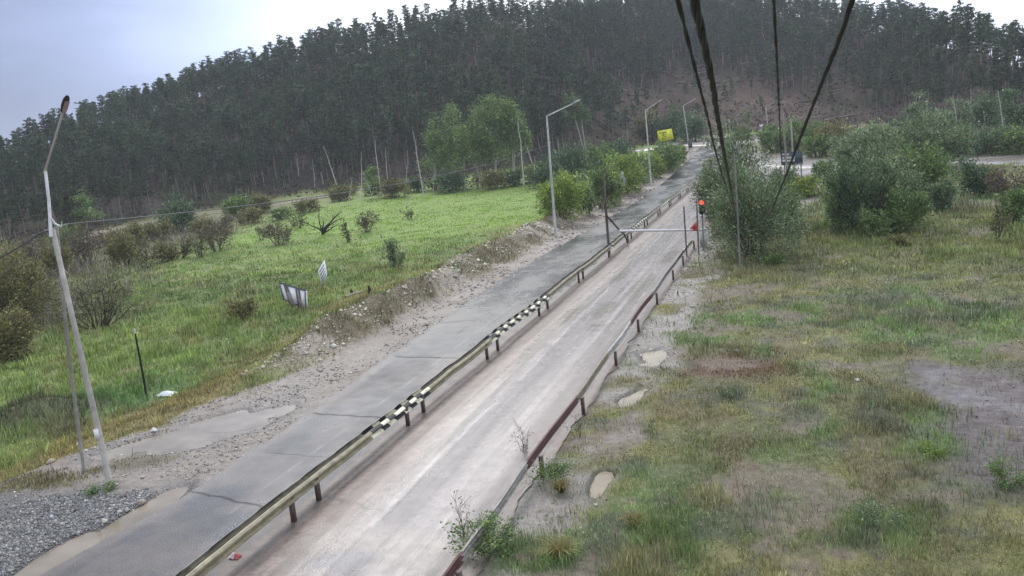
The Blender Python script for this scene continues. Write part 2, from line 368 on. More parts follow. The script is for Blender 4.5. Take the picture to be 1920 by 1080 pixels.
    az_ = np.arctan2(x, y); op_ = ss(azof(ray(1060, 220)), azof(ray(1180, 200)), az_)*(1-ss(azof(ray(1560, 200)), azof(ray(1700, 200)), az_))*(1-ss(.3, .6, t)); hs = mix(hs, mix(np.zeros(x.shape+(3,))+np.array([.12, .08, .062]), (.085, .075, .045), ss(.4, .65, fbm(x, y, 6, 4, 142))), op_*.9)
    soil = mix(soil, hs, H); dens = dens*(1-H); rough = rough*(1-H)+.9*H
    soil = soil*(0.8+.4*c)[..., None]
    return soil, rough, g, np.clip(dens, 0, 1), hgt

# ------------------------------------------------------------------ ground and hill (one polar sheet, two objects)
az0 = YAW*-1.0
fine_az = np.linspace(az0-rad(41), az0+rad(41), 640)
coarse_l = np.linspace(az0-math.pi, az0-rad(42), 60); coarse_r = np.linspace(az0+rad(42), az0+math.pi, 60)
AZ = np.concatenate([coarse_l, fine_az, coarse_r])
RR = np.concatenate([[.4, 3, 6, 8.5], np.exp(np.linspace(math.log(10), math.log(620), 760)), [680, 760, 900, 1200, 1800, 2600, 3400]])
A2, R2 = np.meshgrid(AZ, RR); X2 = np.sin(A2)*R2; Y2 = np.cos(A2)*R2
azw = (A2+math.pi) % (2*math.pi)-math.pi
Z2 = zterr(X2, Y2)
V = np.stack([X2, Y2, Z2], -1).reshape(-1, 3)
soil, rough, _, _, _ = zone(V[:, 0], V[:, 1])
col = np.concatenate([soil, rough[:, None]], 1)
nr, na = X2.shape
i, j = np.meshgrid(np.arange(nr-1), np.arange(na-1), indexing='ij')
q = np.stack([i*na+j, (i+1)*na+j, (i+1)*na+j+1, i*na+j+1], -1).reshape(-1, 4)
_, tt = hill(V[:, 0], V[:, 1])
onh = (tt[q].mean(1) > 0.0)
def sub(q):
    u, inv = np.unique(q.ravel(), return_inverse=True); return u, inv.reshape(-1, 4)
u, qq = sub(q[~onh]); o = link('ground', mesh('ground', V[u], qq, col[u], [M_GROUND], True)); tag(o, kind='structure')
u, qq = sub(q[onh]); o = link('hill', mesh('hill', V[u], qq, col[u], [M_HILL], True)); tag(o, kind='structure')

# ------------------------------------------------------------------ road
RAILX, RAILR = -11.6, -6.28
def road_left(y): return np.interp(y, [0, 13, 17, 24, 31, 43, 54, 70, 91, 120, 150, 170, 190, 215], [-16.2, -16.0, -15.5, -15.6, -16.1, -16.6, -16.7, -16.3, -16.1, -16.6, -17, -18, -22, -32])
yy = np.concatenate([np.arange(2, 12, .5), np.exp(np.linspace(math.log(12), math.log(218), 1300))])
us = np.linspace(0, 1, 170)
Yr, U = np.meshgrid(yy, us, indexing='ij')
le = road_left(Yr)+(fbm(Yr, Yr*0, .9, 4, 200)-.5)*.28
ri = np.interp(Yr, [0, 20, 60, 100, 160, 190, 218], [-6.35, -6.3, -6.0, -6.4, -8, -9, -6])+(fbm(Yr, Yr*0+5, 1.2, 3, 201)-.5)*.5
Xr = le+(ri-le)*U
Zr = rise(Yr)+.004+.012*np.sin((Xr+11.5)*1.2)*0
x, y = Xr.ravel(), Yr.ravel()
a = fbm(x, y*.35, 1.6, 4, 210); b = fbm(x*3, y*.25, 1.2, 4, 211); c = fbm(x, y, .35, 3, 212); s1 = fbm(x*6, y*.12, 1., 3, 213)
asp = mix(np.zeros((len(x), 3))+np.array([.032, .036, .044]), (.06, .06, .063), ss(.4, .65, a))
asp = mix(asp, (.12, .102, .092), (ss(.52, .66, fbm(x, y, 3.2, 4, 214))*.7)*(1-ss(28, 45, y)))
asp = mix(asp, (.15, .13, .115), (1-ss(.0, .75, x-le.ravel()+(b-.5)*.8))*.9*(1-ss(28, 38, y)*.9))
rgA = .44-.18*ss(26, 44, y)+(a-.5)*.45+(c-.5)*.15
# worn white line and tar seams on the left lane
ln = np.exp(-((x+13.5-.25*(fbm(y, y*0, 20, 2, 220)-.5))/.035)**2)*ss(.36, .62, fbm(x*3, y, 1.3, 4, 221))
asp = mix(asp, (.30, .30, .29), ln*.55)
def seam(x, y, p0, p1, wd, s=0, wig=.12):
    p0, p1 = np.array(p0), np.array(p1); d = p1-p0; L = np.linalg.norm(d); d = d/L
    u_ = (x-p0[0])*d[0]+(y-p0[1])*d[1]; v_ = -(x-p0[0])*d[1]+(y-p0[1])*d[0]+(vnoise(u_/.35, u_*0+s, s)-.5)*wig*2
    return np.exp(-(v_/wd)**2)*(u_ > -.1)*(u_ < L+.1)
sm = 0
for k, (p0, p1) in enumerate([((-15.4, 23.7), (-12.3, 23.3)), ((-15.6, 30.6), (-12.9, 30.3)), ((-15.4, 17.5), (-12.6, 16.8)), ((-16.4, 36.5), (-14.6, 36.9)), ((-16.4, 40.), (-15.2, 40.3)), ((-16.2, 50), (-14.5, 50.6)), ((-16, 77), (-13, 78)), ((-16, 98), (-13, 99))]):
    sm = np.maximum(sm, seam(x, y, p0, p1, .022+.0010*p0[1], 230+k, .05))
for k, (p0, p1) in enumerate([((-14.4, 34), (-14.2, 52)), ((-15.6, 26.5), (-14.1, 27.2)), ((-14.9, 20.3), (-12.5, 20.0)), ((-15.2, 45), (-12.4, 45.5)), ((-15.8, 57), (-12.6, 57.9)), ((-15.8, 64), (-12.6, 64.6)), ((-14.6, 66), (-14.5, 95))]):
    sm = np.maximum(sm, seam(x, y, p0, p1, .010+.0006*p0[1], 430+k, .04)*ss(.38, .5, fbm(x, y, 1.1, 3, 450+k))*.8)
asp = mix(asp, (.018, .018, .018), np.clip(sm, 0, 1)*.85)
edgd = np.exp(-((x-le.ravel()-.10-.2*(fbm(y, y*0, 1.3, 3, 480)-.5))/.09)**2)*ss(24, 34, y); asp = mix(asp, (.018, .018, .02), edgd*.85)  # dark band along left edge: painted shade of the asphalt step, and wet line
ptc = np.maximum(blob(x, y, -14.2, 28.5, .9, 1.6, 0, 470, .08), blob(x, y, -14.9, 41.5, .7, 2.2, 0, 471, .08)); asp = mix(asp, (.022, .024, .028), np.clip(ptc*3, 0, 1)*.6)
sm2 = seam(x, y, (-12.35, 60), (-12.35, 120), .05, 240, .1); asp = mix(asp, (.04, .04, .04), sm2*.8)
# right lane under a film of wet mud
w1 = x+(fbm(y, y*0, 6, 3, 250)-.5)*.42+(b-.5)*.10
prof_x = [-12.3, -11.9, -11.3, -10.9, -10.5, -10.2, -9.75, -9.5, -9.35, -8.8, -8.5, -7.9, -7.6, -7.3, -6.7, -6.2]
prof = np.array([(.08, .072, .068), (.15, .12, .10), (.185, .145, .12), (.20, .158, .134), (.235, .186, .163), (.28, .235, .21), (.34, .30, .275), (.27, .235, .22), (.165, .148, .15), (.17, .152, .155), (.23, .205, .2), (.34, .305, .295), (.28, .245, .235), (.165, .138, .135), (.16, .128, .118), (.15, .12, .10)])
prg = [.4, .5, .5, .45, .35, .27, .2, .22, .3, .3, .24, .18, .22, .34, .4, .5]
mudc = np.stack([np.interp(w1, prof_x, prof[:, k]) for k in range(3)], -1)*np.array([1.12, 1.09, 1.07])
mudr = np.interp(w1, prof_x, prg)+(a-.5)*.12
rib = np.exp(-((x+9.43-.3*(fbm(y, y*0, 2.5, 3, 251)-.5))/.05)**2)*(y < 75); mudc = mix(mudc, (.5, .46, .43), rib*.8*ss(.3, .5, fbm(x, y, 1.5, 2, 252)))
rib2 = np.exp(-((x+9.36-.3*(fbm(y, y*0, 2.5, 3, 251)-.5))/.03)**2)*ss(26, 40, y); mudc = mix(mudc, (.10, .09, .08), rib2*.6)
for xs_, wd_, cc_0 in ((-10.15, .05, (.46, .42, .39)), (-8.35, .06, (.48, .44, .41)), (-7.75, .04, (.12, .105, .095)), (-9.95, .03, (.13, .11, .10)), (-8.6, .03, (.13, .11, .10)), (-7.2, .05, (.4, .36, .33))):
    l_ = np.exp(-((x-xs_-.35*(fbm(y, y*0+xs_, 6, 3, 490)-.5))/wd_)**2)*ss(24, 40, y)*ss(.35, .55, fbm(x*.3, y, 4, 3, 491)); mudc = mix(mudc, cc_0, l_*.6)
streak = ss(.56, .66, s1)*ss(-11.7, -11.2, x); mudc = mudc*(1-.28*streak)[:, None]
# brown mud beside the median rail, with tyre lines
mm = ss(-11.9, -11.5, x)*(1-ss(-10.7, -10.3, w1)); lines = np.sin(x*2*math.pi/.16+4*fbm(y, y*0, 9, 2, 260))
mudc = mudc*(1-.13*mm*(lines > .2)*ss(.4, .6, fbm(x, y, 2.5, 2, 262)))[:, None]
# yellowish shallow puddles and ripples further up the lane
pud = np.maximum.reduce([blob(x, y, cx, cy, rx, ry, 0, 270+k, .35) for k, (cx, cy, rx, ry) in enumerate([(-8.6, 38.5, .5, 2.2), (-9.9, 37.5, .45, 1.6), (-7.6, 44, .6, 3.2), (-8.2, 35.2, .4, 1.0), (-9.4, 47, .4, 2.5), (-7.4, 53, .5, 3.0)])])
band = .5+.5*np.sin(y*2*math.pi/.9+2*vnoise(x, y, 271))
mudc = mix(mudc, (.2, .185, .13), np.clip(pud*2, 0, 1)*.9*band); mudr = mudr-.12*np.clip(pud*2, 0, 1)
sm3 = seam(x, y, (-11.3, 17.6), (-9.6, 16.9), .03, 280); mudc = mix(mudc, (.09, .08, .07), sm3*.8)
# sandy wash near the bottom of the lane
wash = blob(x, y, -8.4, 15.2, 2.2, 1.1, -.25, 290, .3); mudc = mix(mudc, (.35, .30, .26), np.clip(wash*1.6, 0, 1)*.7)
blu = np.maximum(blob(x, y, -9.4, 14.6, .9, .45, .3, 291, .25), blob(x, y, -9.2, 13.3, .9, .4, .3, 292, .25)); mudc = mix(mudc, (.17, .165, .175), np.clip(blu*2, 0, 1)*.7)
k = ss(-12.15, -11.65, x+(c-.5)*.5+(a-.5)*.7)
farmix = ss(95, 135, y); k2 = k*(1-farmix*.35)
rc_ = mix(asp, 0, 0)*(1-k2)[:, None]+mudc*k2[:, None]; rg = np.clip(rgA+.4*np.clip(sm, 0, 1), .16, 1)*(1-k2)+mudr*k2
far2 = ss(120, 170, y); trk = ss(.5, .6, fbm(x*2.2, y*.22, 2.2, 3, 295)); rc_ = mix(rc_, (.27, .25, .235), far2*(.65*(1-trk)))
spk = ss(.66, .74, vnoise(x/.05, y/.07, 296))*ss(-11.9, -11.4, x)*(1-ss(-10.9, -10.4, w1)); rc_ = rc_*(1-.35*spk)[:, None]
rc_ = rc_*(.85+.3*c)[:, None]*(1-.30*ss(.52, .62, fbm(x*9, y*.18, 1.1, 3, 297))*k)[:, None]
nr, na = Yr.shape; i, j = np.meshgrid(np.arange(nr-1), np.arange(na-1), indexing='ij')
q = np.stack([i*na+j, i*na+j+1, (i+1)*na+j+1, (i+1)*na+j], -1).reshape(-1, 4)
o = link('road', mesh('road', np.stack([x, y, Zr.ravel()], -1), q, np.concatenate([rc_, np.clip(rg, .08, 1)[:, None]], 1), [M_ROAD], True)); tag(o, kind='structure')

def strip(name, pts, width, colr, rg_, lift=.06, s=0, var=(.2, .18, .15)):
    w_ = np.array([G(*p)[:2] for p in pts]); L = np.r_[0, np.cumsum(np.linalg.norm(np.diff(w_, axis=0), axis=1))]
    n = int(L[-1]/.8)+2; tt_ = np.linspace(0, L[-1], n); c_ = np.stack([np.interp(tt_, L, w_[:, k]) for k in (0, 1)], -1)
    kk = np.ones(9)/9; c_ = np.stack([np.convolve(np.pad(c_[:, k], 4, mode='edge'), kk, 'valid') for k in (0, 1)], -1)
    t_ = np.gradient(c_, axis=0); t_ /= np.linalg.norm(t_, axis=1)[:, None]; nn = np.stack([-t_[:, 1], t_[:, 0]], -1)
    m_ = 14; sgn = np.linspace(-1, 1, m_); wd = np.interp(tt_, [0, L[-1]], width) if isinstance(width, tuple) else np.full(n, width)
    p_ = c_[:, None]+nn[:, None]*(sgn[None, :, None]*(wd/2*(.8+.4*fbm(tt_, tt_*0, 4, 3, s)))[:, None, None])
    zz = zterr(p_[..., 0], p_[..., 1]); zz = zz.max(1, keepdims=True)*.5+zz*.5+lift; zz[:, 0] -= lift+.25; zz[:, -1] -= lift+.25
    v_ = np.concatenate([p_, zz[..., None]], -1).reshape(-1, 3)
    i, j = np.meshgrid(np.arange(n-1), np.arange(m_-1), indexing='ij'); f_ = np.stack([i*m_+j, i*m_+j+1, (i+1)*m_+j+1, (i+1)*m_+j], -1).reshape(-1, 4)
    cc = mix(np.zeros((len(v_), 3))+np.array(colr), var, ss(.4, .65, fbm(v_[:, 0]*.4, v_[:, 1], 3, 4, s+1)))
    oo = link(name, mesh(name, v_, f_, np.concatenate([cc, np.full((len(v_), 1), rg_)], 1), [M_ROAD], True)); tag(oo, kind='structure')
strip('side_road', [(1150, 285), (1240, 276), (1340, 270), (1420, 264), (1480, 257), (1560, 249), (1670, 238), (1760, 232), (1860, 230), (2000, 226)], 7.5, (.30, .27, .245), .35, .08, 300)
strip('gravel_yard', [(1330, 302), (1400, 291), (1450, 300), (1500, 308), (1600, 304), (1750, 300), (1930, 300), (2100, 300)], (8, 12), (.33, .305, .29), .3, .08, 310, (.22, .18, .155))
strip('gravel_yard', [(1420, 330), (1500, 322), (1580, 318), (1700, 314)], 6, (.36, .33, .32), .25, .08, 315, (.26, .22, .2))
strip('dirt_track', [(-60, 500), (50, 478), (200, 432), (300, 414), (440, 397), (580, 372), (640, 366)], 2.6, (.20, .165, .13), .8, .1, 320, (.15, .12, .08))

# puddles: flat sheets of muddy water lying in hollows of the ground
def puddle(name, shapes, lvl):
    for (cx, cy, rx, ry, an) in shapes:
        n = 40; t = np.linspace(0, 2*math.pi, n, endpoint=False); rr = 1.35
        lx, ly = np.cos(t)*rx*rr, np.sin(t)*ry*rr; ca, sn = math.cos(an), math.sin(an)
        v = np.stack([cx+lx*ca-ly*sn, cy+lx*sn+ly*ca, np.full(n, lvl)], -1); v = np.vstack([[cx, cy, lvl], v])
        f = [(0, 1+i, 1+(i+1) % n) for i in range(n)]
        tag(link(name, mesh(name, v, np.array(f), None, [M_WATER])), kind='structure')
        lvl += .004
puddle('puddle', LAKE, -.10)
puddle('puddle', PUD, -.085)
puddle('puddle', RPUD, -.085)

# ------------------------------------------------------------------ guardrails
BLACK, CREAM, YEL, RED_, WHT, RUST = (.012, .013, .015), (.80, .76, .56), (.25, .22, .14), (.105, .036, .031), (.46, .45, .42), (.075, .05, .042)
def beam_profile(side):
    # W profile: (outward offset, height) with two ridges
    pr = [(.0, .70), (.025, .69), (.08, .655), (.08, .615), (.005, .575), (.005, .545), (.08, .505), (.08, .465), (.025, .43), (.0, .42)]
    return [(side*(.05+a), z) for a, z in pr]
def beam(name, parent, X, y0, y1, side, paint, dz=0, wob=None, label=None, hs=1.0):
    pr = [(a, .7+(z-.7)*hs) for a, z in beam_profile(side)]; n = max(2, int((y1-y0)/.21)+1); ys = np.linspace(y0, y1, n); k = len(pr)
    dx, dzz = wob(ys) if wob else (ys*0, ys*0)
    v = np.array([(X+a+dx[i], ys[i], z+dz+dzz[i]) for i in range(n) for a, z in pr])
    inner = v.copy(); inner[:, 0] -= side*.006
    f, c = [], []
    fc = []
    m = MB()
    for i in range(n-1):
        for j in range(k-1):
            if callable(paint): col_ = paint(ys[i]-y0, j)
            else: col_ = paint
            f.append((i*k+j, i*k+j+1, (i+1)*k+j+1, (i+1)*k+j)); fc.append(col_)
    f = np.array(f); fc = np.array(fc)*(.8+.4*RNG.random((len(fc), 1)))
    vv = v[f].reshape(-1, 3); ff = np.arange(len(vv)).reshape(-1, 4); m.add(vv, ff, np.repeat(fc, 4, axis=0))
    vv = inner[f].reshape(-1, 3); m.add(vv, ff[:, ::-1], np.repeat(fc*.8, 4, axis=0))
    o = m.build(name, M_PAINT, parent)
    if label: o['label'] = label
    return o
def checker(d, j): return BLACK if (int(d/.5)+(1 if j < 4 else 0)) % 2 else CREAM
def rail_y(px, X, z=.55):       # where the sight line over pixel column px of the rail passes
    lo, hi = 6., 200.
    for _ in range(40):
        m_ = (lo+hi)/2; d = np.array([X, m_, z-CAMH]); xx = 960+F*np.dot(d, cr)/np.dot(d, cf)
        if xx < px: lo = m_
        else: hi = m_
    return lo
def post(parent, X, y, top, tilt=0, name='post', col=RUST):
    zb = Z(X, y)-.05; zb = min(zb, rise(y)); mb = MB()
    mb.box((X, y, (top+zb)/2), (.09, .12, top-zb), col=col)
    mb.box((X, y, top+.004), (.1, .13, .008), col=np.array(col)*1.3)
    o = mb.build(name, M_METAL, parent)
    if tilt: 
        pass
    return o
med = empty('guardrail', (RAILX, 16, 0), 'long double guardrail dividing the two lanes, black and white checks alternating with faded yellow', 'guardrail')
med.location = (0, 0, 0)
wob = lambda ys: ((fbm(ys, ys*0, 5, 2, 400)-.5)*.16, (fbm(ys, ys*0+3, 4, 3, 401)-.5)*.16)
mwob = lambda ys: (wob(ys)[0], wob(ys)[1]+np.array([rise(v) for v in ys]))
bd = [8.0]+[rail_y(px, RAILX) for px in (690, 800, 915, 1023, 1140)]
kinds = ['y', 'c', 'y', 'c', 'y']
yb = bd[-1]+.9
while yb < 150:
    bd.append(yb if len(bd) == 6 else yb); kinds.append('c' if len(kinds) % 2 else 'y'); yb += 7.5
bd.append(150)
def dashed(d, j): return (WHT if int(d/.9) % 2 else (.10, .10, .09)) if j < 3 else YEL
for k_ in range(len(bd)-1):
    y0_, y1_ = bd[k_], bd[k_+1]-.02
    if y1_-y0_ < .3: continue
    kd = kinds[k_] if k_ < len(kinds) else 'c'
    beam('beam', med, RAILX+.06, y0_, y1_, 1, checker if kd == 'c' else YEL, 0, mwob, 'black and cream checked beam' if kd == 'c' else 'faded yellow beam')
    beam('beam', med, RAILX-.06, y0_, y1_, -1, checker if kd == 'c' else dashed, .0, mwob)
py_ = [9.4, 10.6, 16.2, 17.35, 22.7, 23.9, 30.1, 31.4, 37.5, 39.0, 45.6, 46.7, 54.1]+[61.2, 62.6, 68.9, 70.3, 76.5, 77.8, 84.2, 85.4, 92, 93.3, 99.6, 101, 107.5, 109, 115, 116.4, 123, 131, 139, 147]
for y_ in py_: post(med, RAILX+.11, y_, .60+rise(y_))
rr = empty('guardrail', (0, 0, 0), 'bent guardrail along the right road edge with red, white and cream sections', 'guardrail')
rwob = lambda ys: ((fbm(ys, ys*0, 6, 2, 410)-.5)*.22, (fbm(ys, ys*0+3, 5, 2, 411)-.5)*.14)
rb = [rail_y(px, RAILR, .4) for px in (700, 880, 1000, 1090, 1150, 1190, 1230, 1284, 1301)]
rk = [(RED_, 'dark red beam'), ((.34, .32, .28), 'dirty white beam'), (RED_, 'dark red beam'), (YEL, 'faded cream beam'), (WHT, 'white beam'), (RED_, 'dark red beam'), ((.22, .22, .2), 'grey beam'), (checker, 'black and white checked beam')]
for k_ in range(len(rb)-1):
    beam('beam', rr, RAILR-.03, rb[k_], rb[k_+1]-.02, -1, rk[k_][0], -.1, rwob, rk[k_][1], .8)
for y_ in [13.6, 19.3, 23.9, 29.1, 34.0, 39.3, 45.3, 49.9, 56.0]: post(rr, RAILR+.06, y_, .52)

# ------------------------------------------------------------------ street lamps
GREY, DGREY = (.42, .42, .41), (.30, .30, .29)
def unit(v): v = np.array(v, float); return v/np.linalg.norm(v)
lamps = []
def street_lamp(base, kink, tip, label, thick=.11, kit='far'):
    b = np.array(base); e = empty('street_lamp', tuple(b), label, 'street lamp', 'street lamps along the left edge of the road')
    k_ = np.array(kink)-b; t_ = np.array(tip)-b
    MB().tube([(0, 0, -.3), k_*.45, k_*.98], [thick*1.25, thick, thick*.7], 8, GREY).build('pole', M_CONC, e)
    u_ = unit(t_-k_)
    MB().tube([k_*.975, k_, k_+u_*.2, t_], [thick*.62, thick*.6, thick*.5, thick*.4], 8, (.5, .5, .5)).build('arm', M_METAL, e)
    hd = MB(); L = .62
    s_ = unit(np.cross(u_, (0, 0, 1))); up = np.cross(s_, u_)
    secs = [(-.05, .05, .04), (.08, .09, .06), (.3, .14, .075), (.55, .12, .06), (L, .05, .03)]
    vs = []
    for d_, w_, h_ in secs:
        for an in np.linspace(0, 2*math.pi, 10, endpoint=False): vs.append(t_+u_*d_+s_*w_*math.cos(an)+up*(h_*math.sin(an)+.02))
    fs = [(i*10+j, i*10+(j+1) % 10, (i+1)*10+(j+1) % 10, (i+1)*10+j) for i in range(4) for j in range(10)]
    hd.add(vs, fs, (.16, .16, .17) if kit == 'near' else (.4, .4, .42)); h = hd.build('lamp_head', M_METAL, e, True)
    ln_ = MB(); ln_.add([t_+u_*d_+s_*w_*math.cos(an)*.75+up*(-.075) for d_, w_ in ((.1, .09), (.5, .12)) for an in (0, math.pi)], [(0, 1, 3, 2)], (.5, .36, .38))
    ln_.add([t_+u_*d_+s_*w_*math.cos(an)*.75+up*(-.055) for d_, w_ in ((.1, .09), (.5, .12)) for an in (0, math.pi)], [(0, 2, 3, 1)], (.5, .36, .38))
    ln_.build('lens', M_PAINT, h)
    lamps.append(e); return e
# near lamp: thick wooden lower mast, thin steel upper mast, arm towards the road
b0 = G(205, 902); d0_ = math.hypot(b0[0], b0[1]); kk0 = P(85, 320, d0_+.2); j0 = P(98, 428, d0_+.1)
rd = unit(P(118, 210, 10)-CAM); t_ = np.dot(kk0-CAM, rd); q_ = kk0-(CAM+rd*t_); tipd = t_-math.sqrt(max(2.6**2-np.dot(q_, q_), .3)); tip0 = CAM+rd*tipd
e0 = empty('street_lamp', tuple(b0), 'nearest street lamp, a rough pale mast with a thin strut and bent steel top', 'street lamp', 'street lamps along the left edge of the road')
jl, kl, tl = j0-b0, kk0-b0, tip0-b0
MB().tube([(0, 0, -.4), jl*.25+np.array([.02, 0, 0]), jl*.6, jl], [.09, .082, .072, .066], 10, (.40, .38, .34)).build('pole', M_CONC, e0)
MB().tube([jl*.97+np.array([0, -.1, 0]), jl+(kl-jl)*.5, kl], [.045, .042, .038], 8, (.6, .6, .6)).build('upper_pole', M_METAL, e0)
MB().tube([kl, kl+(tl-kl)*.1, tl], [.035, .03, .026], 8, (.42, .40, .36)).build('arm', M_METAL, e0)
sb = G(157, 884)-b0; MB().tube([sb-np.array([0, 0, .2]), (sb+jl)/2+np.array([.0, 0, .0]), jl*.99+np.array([-.05, .2, .1])], [.05, .045, .04], 8, (.25, .24, .21)).build('strut', M_CONC, e0)
uA = unit(tl-kl); sA = unit(np.cross(uA, (0, 0, 1))); upA = np.cross(sA, uA)
hd = MB(); vs = []
for d_, w_, h_ in [(-.06, .03, .03), (.04, .06, .04), (.25, .085, .05), (.5, .08, .04), (.6, .045, .03)]:
    for an in np.linspace(0, 2*math.pi, 12, endpoint=False): vs.append(tl+uA*d_+sA*w_*math.cos(an)+upA*(h_*max(math.sin(an), -.35)+.02))
hd.add(vs, [(i*12+j, i*12+(j+1) % 12, (i+1)*12+(j+1) % 12, (i+1)*12+j) for i in range(4) for j in range(12)], (.05, .05, .06)); h0 = hd.build('lamp_head', M_METAL, e0, True)
lm = MB(); lz = -.05
for s_z in (0, .01):
    lm.add([tl+uA*.03+sA*.035+upA*(lz-s_z), tl+uA*.2+sA*.06+upA*(lz-s_z), tl+uA*.5+sA*.055+upA*(lz-s_z), tl+uA*.5-sA*.055+upA*(lz-s_z), tl+uA*.2-sA*.06+upA*(lz-s_z), tl+uA*.03-sA*.05+upA*(lz-s_z)], [(0, 1, 4, 5), (1, 2, 3, 4)], (.48, .34, .37))
lm.build('lens', M_PAINT, h0)
fr_ = (902-806)/(902-428); MB().box(jl*fr_+np.array([.06, -.13, 0]), (.14, .02, .28), .3, (.75, .75, .75)).build('number_plate', M_PAINT, e0)
ct = MB(); cb = jl+np.array([0, 0, .0]); ct.tube([cb+np.array([-.02, 0, .35]), cb+np.array([.12, 0, .12]), cb+np.array([.30, .0, .02]), cb+np.array([.36, 0, .06])], .025, 6, (.6, .6, .6)); ct.tube([cb+np.array([-.3, 0, -.05]), cb+np.array([.55, 0, .08])], .022, 6, (.3, .3, .3)); ct.build('bracket', M_METAL, e0)
def lamp_px(bx, by, kx, ky, tx, ty, arm, label, yw=None):
    b_ = G(bx, by); d_ = math.hypot(b_[0], b_[1]); k_ = P(kx, ky, d_)
    t__ = P(tx, ty, d_); return street_lamp(b_, k_, k_+(t__-k_), label, .1)
l1 = lamp_px(1042, 441, 1025, 218, 1075, 194, 2.5, 'grey street lamp beside the round yellow-green bush, second along the road from the bottom left')
l2 = lamp_px(1221, 346, 1210, 207, 1233, 192, 2.5, 'grey street lamp just left of the yellow billboard')
l3 = lamp_px(1294, 290, 1281, 198, 1299, 188, 2.5, 'most distant street lamp at the junction, with a dark box low on its pole')
b3 = G(1294, 290); MB().box((.15, -.2, 2.0), (.7, .5, 1.5), .2, (.06, .07, .07)).build('switch_box', M_METAL, l3)
# wires between the lamps
def wire(name, pts, r_, label, cat, group=None, mt=None, colr=(.03, .03, .03), sag=0):
    pts = np.array(pts); p0 = pts[0]; rel = pts-p0; e = MB().tube(rel, r_, 5, colr).build(name, mt or M_CABLE, None, True, tuple(p0)); tag(e, label, cat, group); return e
def catenary(a, b, sag, n=30):
    t = np.linspace(0, 1, n)[:, None]; return a+(b-a)*t-np.array([0, 0, 1.])*4*sag*t*(1-t)
wa = j0+np.array([.55, 0, .08]); l1k = P(1026, 272, math.hypot(*G(1042, 441)[:2]))
wire('overhead_wire', catenary(wa, l1k, .7), .018, 'thin sagging wire strung from the nearest lamp mast to the next one over the meadow', 'wire', None, None, (.12, .12, .115))
wire('overhead_wire', catenary(P(-260, 560, 23), j0+np.array([-.3, 0, -.05]), .3), .018, 'thin dark wire leaving the nearest lamp mast towards the left edge of the picture', 'wire')

# ------------------------------------------------------------------ height limit frame, barrier, signal
def stick(name, bx, by, tx, ty, r_, colr, label, cat, group=None, r2=None, parts=None):
    b_ = G(bx, by); t_ = P(tx, ty, math.hypot(b_[0], b_[1])); e = MB().tube([(0, 0, -.3), (t_-b_)*.5, t_-b_], [r_, r_, r2 or r_], 8, colr).build(name, M_CONC, None, False, tuple(b_)); tag(e, label, cat, group); return e
pb = np.array([-11.72, 55.4, 0]); pt = P(1131, 320, math.hypot(pb[0], pb[1]))
pe = empty('gate_post', tuple(pb), 'tall rusty brown post with a slanting prop standing in the median guardrail by the barrier', 'post')
MB().tube([(0, 0, -.2), (0, 0, 2.5), pt-pb], [.09, .085, .075], 8, (.06, .04, .033)).build('upright', M_METAL, pe)
q0 = P(1139, 406, math.hypot(pb[0], pb[1]))-pb; q1 = P(1162, 432, 58.2)-pb; q2 = np.array([-11.0, 60, 0])-pb; q2 = P(1177, 455, 60.5)-pb
MB().tube([q0, q1, q1*.35+q2*.65+np.array([0, 0, .25]), q2], .06, 8, (.055, .04, .035)).build('prop', M_METAL, pe)
be = empty('barrier', (-5.75, 56.5, 0), 'closed white barrier boom lying across the right lane from a pale cabinet', 'barrier')
A_ = P(1161, 433, 57.6); B_ = P(1306, 431, 57.0); o_ = np.array([-5.75, 56.5, 0]); dBm = B_-A_
MB().tube([A_-o_, A_-o_+dBm*.9], .08, 4, (.88, .88, .88)).build('boom', M_WHITE, be)
MB().tube([A_-o_+dBm*.9, A_-o_+dBm*.955], .075, 4, (.75, .75, .75)).tube([A_-o_+dBm*.955, B_-o_+dBm*.01], .075, 4, (.5, .05, .04)).build('boom_end', M_PAINT, be)
cb_ = MB().box((.1, .1, .55), (.42, .42, 1.15), 0, (.50, .50, .47)).box((.1, .1, 1.15), (.46, .46, .05), 0, (.35, .35, .33)).build('cabinet', M_PAINT, be)
rp = P(1303, 425, 57.0)-o_; tri = MB(); tri.add([rp+np.array(v) for v in ((-.45, 0, -.22), (.2, 0, -.22), (.2, 0, .42), (-.45, .04, -.22), (.2, .04, -.22), (.2, .04, .42))], [(0, 1, 2), (5, 4, 3), (0, 3, 4), (0, 4, 1), (1, 4, 5), (1, 5, 2), (2, 5, 3), (2, 3, 0)], (.6, .06, .04)); tri.build('red_plate', M_PAINT, be)
stick('thin_post', 1288, 482, 1282, 387, .045, (.10, .09, .08), 'thin dark post at the right guardrail just in front of the barrier boom', 'post')
stick('thin_post', 1310, 476, 1306, 375, .05, (.16, .15, .14), 'thin dark post at the barrier cabinet, just left of the red signal', 'post')
tb = G(1319, 470); td = math.hypot(tb[0], tb[1]); tl_ = P(1316, 383, td)-tb
te = empty('traffic_light', tuple(tb), 'small traffic light showing red beside the willow and the barrier', 'traffic light')
MB().tube([(0, 0, -.2), tl_-np.array([0, 0, .3])], .05, 8, (.12, .12, .12)).build('pole', M_METAL, te)
fw = unit(np.array([-tb[0], -tb[1], 0])); rt = np.array([-fw[1], fw[0], 0]); AX = np.array([rt, fw, (0, 0, 1)])
hs_ = MB().box(tl_-np.array([0, 0, .18]), (.36, .22, .9), ax=AX, col=(.015, .015, .016)); hs_.box(tl_+np.array([0, 0, .42])+fw*.12, (.34, .22, .03), ax=AX, col=(.015, .015, .016)); hs_.box(tl_-np.array([0, 0, .2])+fw*.12, (.34, .2, .03), ax=AX, col=(.015, .015, .016)); hs_.build('housing', M_METAL, te)
